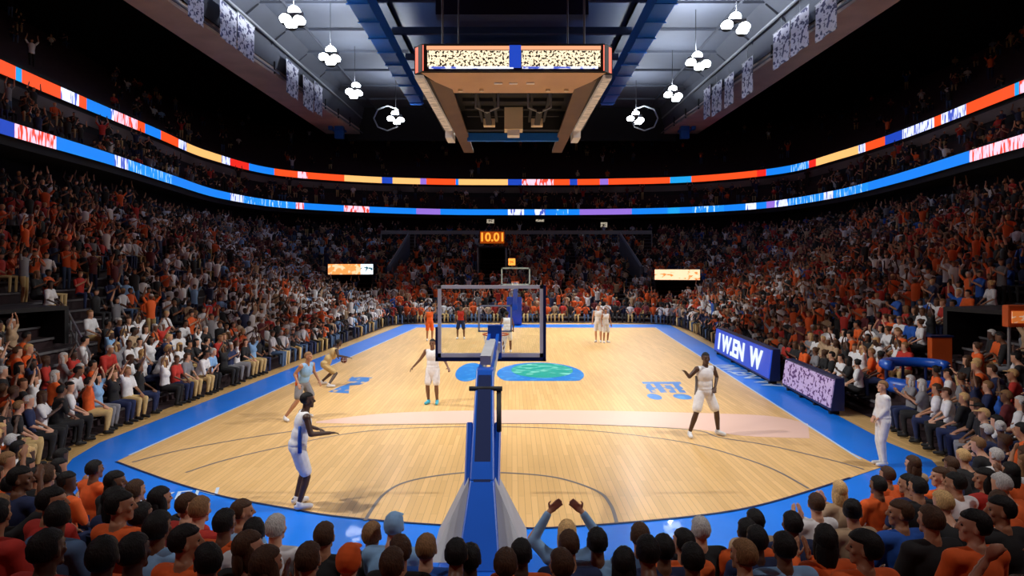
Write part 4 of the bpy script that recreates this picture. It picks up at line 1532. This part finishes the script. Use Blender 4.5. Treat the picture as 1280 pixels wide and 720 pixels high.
def in_portal(x, y, grow=.35):
    for (pxx, pyy, a, w_, dep) in PORTALS:
        dx, dy = x - pxx, y - pyy
        lx = dx * math.cos(a) + dy * math.sin(a)
        ly = -dx * math.sin(a) + dy * math.cos(a)
        if abs(lx) < w_ / 2 + grow and -1.3 < ly < dep + .5: return True
    return False


BLOCK = []
for ob in bpy.data.objects:
    if ob.name.startswith(('stair_wall', 'stair_rail', 'padded_booth', 'orange_panel', 'concession_sign')):
        for cc in ob.children:
            for v in cc.data.vertices:
                wv = Matrix.Translation(ob.location) @ v.co
                BLOCK.append((wv.x, wv.y))
_bk = []
for ob in bpy.data.objects:
    if ob.name.startswith('stair_wall'):
        for k in range(19): _bk.append((ob.location.x + .15 + (.3 if ob.location.x < 0 else -.3) * k / 18, ob.location.y + k * .5))
    if ob.name.startswith('stair_rail'):
        for k in range(9): _bk.append((ob.location.x + (pa.x - pb.x) * k / 8, ob.location.y + (pa.y - pb.y) * k / 8))
BLOCK = np.array(BLOCK + _bk)


def blocked(x, y): return np.hypot(BLOCK[:, 0] - x, BLOCK[:, 1] - y).min() < .45


AISLES = [0.115, 0.20, 0.262, 0.325, 0.385, 0.44, 0.478, 0.524, 0.56, 0.615, 0.675, 0.738, 0.80, 0.885]
for j in range(ROWS):
    s = (j + .45) / ROWS
    C = (1 - s) * C0 + s * C1
    pts, u = arc_sample(C, .53)
    z = H(j / ROWS)
    for (x, y), uu in zip(pts, u):
        if y < 1.2: continue
        if y < 1.3 * abs(x) * .8 - 3: continue
        px = 640 + 800 * x / y
        py = 331 + 800 * (EYE - z - 1.2) / y
        if px < -40 or px > 1320 or py > 790: continue
        if abs(x) < 8.2 and y < 9.6 and 90 < px < 1190: continue
        if min(abs(uu - a) for a in AISLES) < .0022 and j > 1 and rng.random() < .85: continue
        if in_portal(x, y) or blocked(x, y): continue
        if y < 12 and len(placed_np) and np.hypot(placed_np[:, 0] - x, placed_np[:, 1] - y).min() < .5: continue
        occ = .96 - .45 * max(0, s - .35)
        if 70 < px < 290 and 310 < py < 400: occ = .45
        if 15 < px < 85 and 360 < py < 440: occ = .25
        if rng.random() > occ: continue
        if 1125 < px < 1162 and 438 < py < 478: continue
        slots_xyz.append((x + rng.normal(0, .03), y + rng.normal(0, .03), z, px, py, s, j))
slots_xyz.sort(key=lambda r: r[0] ** 2 + r[1] ** 2)


def zone(px, py, s, y):
    if y > 42 and 470 < px < 830: return 'far'
    return 'left' if px < 640 else 'right'


PAL = {'left': (['white', 'black', 'orange', 'light blue', 'grey', 'red', 'navy', 'tan', 'maroon'], [.46, .15, .10, .06, .06, .05, .06, .04, .02]),
       'right': (['white', 'black', 'orange', 'blue', 'grey', 'red', 'navy', 'tan', 'maroon'], [.25, .15, .24, .05, .06, .09, .06, .07, .03]),
       'far': (['white', 'black', 'orange', 'blue', 'grey', 'red', 'navy', 'tan', 'maroon'], [.20, .16, .30, .02, .06, .10, .04, .09, .03])}


def pick(px, py, s, y):
    zn = zone(px, py, s, y)
    names, wts = PAL[zn]
    wts = np.array(wts)
    if zn == 'left' and px < 130: wts = np.array([.30, .2, .30, .02, .04, .1, .02, .01, .01])
    if s < .05 and zn != 'far': wts = wts * np.array([1, 3, .3, 1, 1.5, .3, 2, .5, 1])
    if s > .45: wts = wts * np.array([.45, 1.6, .6, .5, 1, 1.2, 1, 1, 5])  # upper rows get darker clothes in place of the light falling off
    if s > .85: wts = wts * np.array([.35, 2, .3, .5, 1, .5, 1.5, .5, 1])  # darker clothes again, standing for the dimness of top rows and balconies
    c = rng.choice(len(names), p=wts / wts.sum())
    return names[c]


NM = 300 - len(recs) - 9
mid, rest = slots_xyz[:NM], slots_xyz[NM:]
NUM = 'one two three four five six seven eight nine ten eleven twelve thirteen fourteen fifteen sixteen seventeen eighteen nineteen twenty'.split()
NTH = ('first second third fourth fifth sixth seventh eighth ninth tenth eleventh twelfth thirteenth fourteenth fifteenth sixteenth seventeenth eighteenth nineteenth twentieth '
       'twenty-first twenty-second twenty-third twenty-fourth twenty-fifth twenty-sixth twenty-seventh twenty-eighth twenty-ninth thirtieth').split()
rank = {}
for rr_ in sorted(mid, key=lambda q: q[1]):
    key = (rr_[6], rr_[3] < 640)
    rank.setdefault(key, []).append(rr_)
RANK = {id(q): (n_, key) for key, l_ in rank.items() for n_, q in enumerate(l_)}
for k, mrec in enumerate(mid):
    x, y, z, px, py, s, jr = mrec
    me, word, st = MIDP[rng.integers(len(MIDP))]
    shirt = pick(px, py, s, y)
    hc = rng.choice(['black', 'black', 'brown', 'brown', 'light brown', 'blond', 'grey'])
    o = bpy.data.objects.new('spectator', me)
    COL.objects.link(o)
    d = CENTRE - Vector((x, y))
    o.location = (x, y, z)
    o.rotation_euler = (0, 0, math.atan2(d.y, d.x) - PI / 2 + rng.normal(0, .2))
    setmat(o, 0, pm('skin', rng.choice(['light', 'light', 'tan', 'brown', 'dark'])))
    setmat(o, 1, pm('cloth', shirt))
    setmat(o, 2, pm('cloth', rng.choice(['navy', 'black', 'khaki', 'grey'])))
    setmat(o, 3, pm('hair', hc))
    sd = 'left' if px < 640 else 'right'
    n_, _k = RANK[id(mrec)]
    wlab = '%s-haired spectator in %s top, %s stand row %s, %s from near corner' % (hc.replace(' ', '-'), shirt, sd, NUM[jr], NTH[min(n_, 29)])
    band = 'front rows' if s < .12 else 'lower rows' if s < .4 else 'middle rows' if s < .7 else 'upper rows'
    tag(o, wlab, 'person', 'spectators in the %s of the %s stand' % (band, sd))

HIDDEN = [78, 81, 95, 98, 99, 105, 119, 123, 126, 132, 137, 151, 188, 207, 215, 290]
for k in HIDDEN:
    ob = bpy.data.objects.get('spectator.%03d' % k)
    if ob: bpy.data.objects.remove(ob)
# ------------------------------------------------------------------ the rest of the crowd: one mass
# low figures: rows of (verts, faces, part id per vertex) 0 skin 1 hair 2 shirt 3 trousers


def low_person(arms, stand):
    V, F, Pn = [], [], []

    def tube(pts, rads, part, n=5):
        k = len(V)
        ref = Vector((1, 0, 0))
        for i, p in enumerate(pts):
            p = Vector(p)
            dd = (Vector(pts[min(i + 1, len(pts) - 1)]) - Vector(pts[max(i - 1, 0)])).normalized()
            a = ref - dd * ref.dot(dd)
            if a.length < .1: a = Vector((0, 1, 0)) - dd * dd.y
            a.normalize()
            b = dd.cross(a)
            rx, ry = rads[i] if isinstance(rads[i], tuple) else (rads[i], rads[i])
            for q in range(n):
                t = 2 * PI * q / n
                V.append(p + a * math.cos(t) * rx + b * math.sin(t) * ry)
                Pn.append(part)
        for i in range(len(pts) - 1):
            for q in range(n):
                F.append((k + i * n + q, k + i * n + (q + 1) % n, k + (i + 1) * n + (q + 1) % n, k + (i + 1) * n + q))
    z = .38 if stand else 0
    tube([(0, 0, .47 + z), (0, 0, .72 + z), (0, 0, 1.0 + z), (0, 0, 1.09 + z), (0, 0, 1.13 + z)], [(.17, .12), (.16, .11), (.21, .12), (.17, .09), (.05, .05)], 2, 6)
    # head
    k = len(V)
    for j, (zz, r) in enumerate(((-.115, .03), (-.07, .068), (.0, .088), (.055, .085), (.1, .045))):
        for q in range(6):
            t = 2 * PI * q / 6 + .5
            x, y = r * .92 * math.cos(t), r * 1.1 * math.sin(t) + .02
            V.append(Vector((x, y, 1.26 + zz + z)))
            Pn.append(1 if (j >= 3 or (y < .01 and j >= 1)) else 0)
    for j in range(4):
        for q in range(6):
            F.append((k + j * 6 + q, k + j * 6 + (q + 1) % 6, k + (j + 1) * 6 + (q + 1) % 6, k + (j + 1) * 6 + q))
    F.append(tuple(k + 24 + q for q in range(6)))
    A = {'lap': [(.25, .08, .8), (.13, .3, .66)], 'clap': [(.26, .14, .84), (.04, .33, 1.0)], 'up': [(.33, .05, 1.25), (.27, .1, 1.5)]}[arms]
    for s in (-1, 1):
        if arms == 'up' and s < 0 and not stand:
            B = [(.25, .08, .8), (.13, .3, .66)]
        else:
            B = A
        e, w_ = B
        tube([(s * .19, 0, 1.05 + z), (s * e[0], e[1], e[2] + z)], [.06, .05], 2, 4)
        tube([(s * e[0], e[1], e[2] + z), (s * w_[0], w_[1], w_[2] + z), (s * w_[0], w_[1] + .03, w_[2] + z + .1)], [.045, .032, .03], 0, 4)
        if stand:
            tube([(s * .09, 0, .88), (s * .1, .03, .48), (s * .1, 0, .03)], [.10, .065, .05], 3, 4)
        else:
            tube([(s * .1, .02, .53), (s * .13, .45, .54), (s * .13, .42, .04)], [.09, .07, .05], 3, 4)
    return np.array([tuple(v) for v in V]), F, np.array(Pn)


LOW = [low_person(a, st) for (a, st) in (('lap', 0), ('lap', 0), ('clap', 0), ('clap', 0), ('up', 0), ('clap', 1), ('up', 1), ('lap', 0))]
SKL, SKW = list(SKIN.values()), [.42, .25, .2, .13]
HRL, HRW = list(HAIR.values()), [.42, .3, .12, .09, .07]


def crowd(people, name, label, pal_fn, z_off=0):
    vs, fs_flat, fs_tot, cols = [], [], [], []
    base = 0
    for (x, y, z, px, py, s, *_j) in people:
        k = rng.integers(len(LOW))
        if s < .03 and k in (5, 6): k = 2
        V, F, Pn = LOW[k]
        d = CENTRE - Vector((x, y))
        a = math.atan2(d.y, d.x) - PI / 2 + rng.normal(0, .25)
        c_, s_ = math.cos(a), math.sin(a)
        sc_ = rng.uniform(.93, 1.07)
        W = V * sc_
        W = np.stack([W[:, 0] * c_ - W[:, 1] * s_ + x, W[:, 0] * s_ + W[:, 1] * c_ + y, W[:, 2] + z], 1)
        col = np.array([SKL[rng.choice(4, p=SKW)], HRL[rng.choice(5, p=HRW)], CLOTH[pal_fn(px, py, s, y)], CLOTH[['navy', 'black', 'khaki', 'denim blue'][rng.integers(4)]]])
        col = col * rng.uniform(.8, 1.15)
        vs.append(W)
        cols.append(col[Pn])
        for f in F:
            fs_flat.extend([q + base for q in f])
            fs_tot.append(len(f))
        base += len(V)
    vs = np.concatenate(vs); cols = np.concatenate(cols)
    me = bpy.data.meshes.new(name)
    me.vertices.add(len(vs)); me.vertices.foreach_set('co', vs.astype(np.float32).ravel())
    me.loops.add(len(fs_flat)); me.loops.foreach_set('vertex_index', np.array(fs_flat, np.int32))
    tot = np.array(fs_tot, np.int32)
    me.polygons.add(len(tot)); me.polygons.foreach_set('loop_start', np.concatenate([[0], np.cumsum(tot)[:-1]]).astype(np.int32))
    me.update(calc_edges=True)
    me.validate()
    at_ = me.color_attributes.new('tint', 'FLOAT_COLOR', 'POINT')
    at_.data.foreach_set('color', np.concatenate([cols, np.ones((len(cols), 1))], 1).astype(np.float32).ravel())
    me.materials.append(M['crowd'])
    o = bpy.data.objects.new(name, me)
    COL.objects.link(o)
    tag(o, label, 'crowd', None, 'stuff')
    return o


M['crowd'] = mat('crowd_clothes', (1, 1, 1), .75)
_n, _l, _b = nodes(M['crowd'])
_a = _n.new('ShaderNodeAttribute'); _a.attribute_name = 'tint'
_l.new(_a.outputs['Color'], _b.inputs['Base Color'])
crowd(rest, 'crowd', 'dense crowd of spectators filling the lower stands around the court', pick)
up = []
for j in range(T2R):
    f = (j + .4) / T2R * .9
    C = Ca + (C2 - Ca) * f
    pts, u = arc_sample(C, .62)
    for (x, y) in pts:
        if y < 8: continue
        px = 640 + 800 * x / y
        if -20 < px < 1300 and rng.random() < .28: up.append((x, y, 10.0 + .5 * j, px, 0, .9))
for j in range(T3R):
    C = C2 + (C3 - C2) * ((j + .4) / T3R) * 0.9 + (C2 - MID) * 0.01
    pts, u = arc_sample(C, .75)
    for (x, y) in pts:
        if y < 8: continue
        px = 640 + 800 * x / y
        if -20 < px < 1300 and rng.random() < .05: up.append((x, y, 14.6 + .62 * j, px, 0, .9))
pts, u = arc_sample(C1 + (C1 - MID) * .03, .9)
for (x, y) in pts:
    px = 640 + 800 * x / max(y, .1)
    if y > 8 and -20 < px < 1300 and rng.random() < .6: up.append((x, y, 7.4, px, 0, .9))
crowd(up, 'crowd', 'scattered crowd in the dark balconies behind the ribbon boards', pick)


# ------------------------------------------------------------------ players
def standing(lean=0.0, st=.14, el=None, wr=None, yaw=0, pitch=0, legs=None, crouch=0.0, hd=None):
    c = crouch
    J = dict(pelvis=(0, 0, .97 - c), belly=(0, lean * .3, 1.12 - c), chest=(0, lean * .8, 1.31 - c), neck=(0, lean * 1.1, 1.49 - c), head=(0, lean * 1.3 + .015, 1.655 - c), hr=head_rot(yaw, pitch))
    J['sh'] = [(-.19, lean, 1.43 - c), (.19, lean, 1.43 - c)]
    J['el'] = el or [(-.26, .0, 1.17 - c), (.26, .0, 1.17 - c)]
    J['wr'] = wr or [(-.27, .1, .93 - c), (.27, .1, .93 - c)]
    J['hip'] = [(-.09, 0, .94 - c), (.09, 0, .94 - c)]
    if legs:
        J['knee'], J['ank'], J['toe'] = legs
    else:
        kf = .06 + c * .9
        J['knee'] = [(-st * .85 - .02, kf, .50 - c * .35), (st * .85 + .02, kf, .50 - c * .35)]
        J['ank'] = [(-st, 0, .10), (st, 0, .10)]
        J['toe'] = [(-st - .03, .16, .045), (st + .03, .16, .045)]
    if hd: J['hd'] = hd
    return J


def player(name, pos, rz, height, J, label, top, shorts, skin, hair='black', style='buzz', vox=.012, sleeve=0, long=False, shoe=None, trim=None, hem=0):
    o = bpy.data.objects.new(name, remeshed(body_mb(J), vox, 3))
    COL.objects.link(o)
    k = height / 1.78
    o.scale = (k, k, k)
    o.location = pos
    o.rotation_euler = (0, 0, R(rz))
    setmat(o, 0, pm('skin', skin))
    tag(o, label, 'person')
    c = bpy.data.objects.new('jersey' if not sleeve else 'shirt', remeshed(top_mb(J, sleeve, False, hem), .016, 3)); COL.objects.link(c); c.parent = o; setmat(c, 0, pm('cloth', top))
    c = bpy.data.objects.new('trousers' if long else 'shorts', remeshed(pants_mb(J, not long), .016, 3)); COL.objects.link(c); c.parent = o; setmat(c, 0, pm('cloth', shorts))
    m4 = J['hr'].to_4x4(); m4.translation = Vector(J['head'])
    c = bpy.data.objects.new('hair', HAIRM[style]); COL.objects.link(c); c.parent = o; c.matrix_local = m4; setmat(c, 0, pm('hair', hair))
    c = bpy.data.objects.new('eyes', EYES); COL.objects.link(c); c.parent = o; c.matrix_local = m4
    for i in (0, 1):
        c = bpy.data.objects.new('shoe', remeshed(shoes_mb(J, i, shoe or M['shoe']), .012, 2)); COL.objects.link(c); c.parent = o
    if trim:
        for s in (-1, 1):
            mb = MB()
            mb.tube([(s * .193, .0, .86), (s * .178, .0, 1.0), (s * .176, 0, 1.12), (s * .186, 0, 1.25)], [.03, .03, .025, .02], pm('cloth', trim), 8)
            mb.build('side_stripe', o, True)
    return o


def gp(px, py):
    v = ground(px, py)
    return (v.x, v.y, 0.003)


# the white-shirted player in front on the left
player('basketball_player', gp(372, 634), -62, 1.98,
       standing(.10, .13, el=[(-.28, .08, 1.18), (.28, .14, 1.14)], wr=[(-.24, .34, 1.08), (.18, .44, 1.10)], yaw=-12, crouch=.06),
       'basketball player in white kit with blue stripes at the near left baseline', 'white', 'white', 'dark', vox=.011, trim='blue')
player('basketball_player', gp(378, 523), -120, 1.86,
       standing(.16, .16, el=[(-.29, .10, 1.15), (.29, .05, 1.15)], wr=[(-.30, .26, .93), (.33, .22, .95)], yaw=10, crouch=.08,
                legs=([(-.14, .20, .52), (.20, .06, .50)], [(-.16, -.02, .10), (.42, -.14, .10)], [(-.18, .14, .045), (.47, .02, .045)])),
       'basketball player in orange and light blue kit behind the white player on the left', 'light blue', 'grey', 'tan', 'light brown', 'short', trim='orange')
player('basketball_player', gp(406, 482), -60, 1.85,
       standing(.34, .2, el=[(-.36, .28, 1.0), (.34, .34, .98)], wr=[(-.46, .48, .86), (.42, .62, .92)], yaw=0, pitch=-15, crouch=.30,
                legs=([(-.18, .34, .42), (.22, .30, .40)], [(-.20, -.05, .10), (.42, .02, .10)], [(-.22, .1, .045), (.46, .18, .045)])),
       'crouching player in khaki kit reaching for the ball on the left', 'khaki', 'khaki', 'dark', 'black', 'buzz')
player('basketball_player', gp(541, 505), 170, 1.93,
       standing(.02, .12, el=[(-.33, .02, 1.2), (.33, .04, 1.2)], wr=[(-.46, .16, 1.03), (.50, .14, 1.0)], yaw=0, crouch=.02),
       'basketball player in long white kit with arms out, left of the near backboard', 'white', 'white', 'brown', shoe=M['shoeblue'], hem=.12)
player('basketball_player', gp(537, 426), 200, 1.85, standing(0, .13, el=[(-.3, .05, 1.5), (.28, .03, 1.18)], wr=[(-.27, .14, 1.76), (.27, .12, .95)]),
       'player in orange kit standing near the far baseline, left of the backboard', 'orange', 'orange', 'tan', vox=.016)
player('basketball_player', gp(576, 424), 180, 1.85, standing(.05, .17),
       'player in red kit seen through the left part of the backboard glass', 'red', 'navy', 'brown', vox=.016)
player('basketball_player', gp(634, 441), 10, 1.92, standing(.05, .15, el=[(-.27, .08, 1.2), (.28, .06, 1.18)], wr=[(-.22, .3, 1.1), (.30, .2, .98)]),
       'player in white kit seen through the middle of the backboard glass', 'white', 'white', 'brown', vox=.016)
player('basketball_player', gp(748, 428), 165, 1.98, standing(0, .11), 'taller player in white kit at the right of the far court, left of the pair', 'white', 'white', 'light', 'brown', 'short', vox=.016)
player('basketball_player', gp(757, 428.5), 200, 1.80, standing(0, .11), 'shorter player in white kit at the right of the far court, right of the pair', 'white', 'white', 'tan', vox=.016)
player('basketball_player', gp(880, 545), 195, 2.03,
       standing(.04, .30, el=[(-.34, -.06, 1.2), (.34, .0, 1.24)], wr=[(-.20, .10, 1.03), (.50, .12, 1.36)], yaw=-10, crouch=.03,
                legs=([(-.23, .1, .50), (.23, .08, .50)], [(-.33, 0, .10), (.33, 0, .10)], [(-.38, .15, .045), (.38, .14, .045)])),
       'player in white and grey kit with legs apart on the right of the court', 'white', 'white', 'dark', vox=.012, trim='grey')
JA = standing(0, .05, el=[(-.16, .02, 1.18), (.16, .02, 1.18)], wr=[(-.09, .14, 1.02), (.09, .14, 1.02)])
JA['sh'] = [(-.12, 0, 1.42), (.12, 0, 1.42)]
player('standing_attendant', gp(1104, 582), 90, 1.72, JA,
       'slim person all in white standing at the near right corner of the court', 'white', 'white', 'light', 'light brown', 'short', vox=.012, sleeve=1, long=True)
# the ball
p = ground(430, 461)
mb = MB()
M['ball'] = mottle(mat('ball_leather', (0.10, 0.02, 0.02), .5), 8, .2)
mb.ell((0, 0, 0), (.13, .13, .13), M['ball'], 20, 14)
b = mb.build('basketball', None, True, (p.x, p.y, .35))
tag(b, 'dark maroon basketball bouncing above the left of the court', 'ball')
for ax in range(3):
    mb = MB()
    pts = []
    for k in range(25):
        a = 2 * PI * k / 24
        v = [0, 0, 0]
        v[(ax + 1) % 3] = .13 * math.cos(a); v[(ax + 2) % 3] = .13 * math.sin(a)
        pts.append(tuple(v))
    mb.tube(pts, .004, M['white'], 5, cap=False)
    mb.build('seam', b)
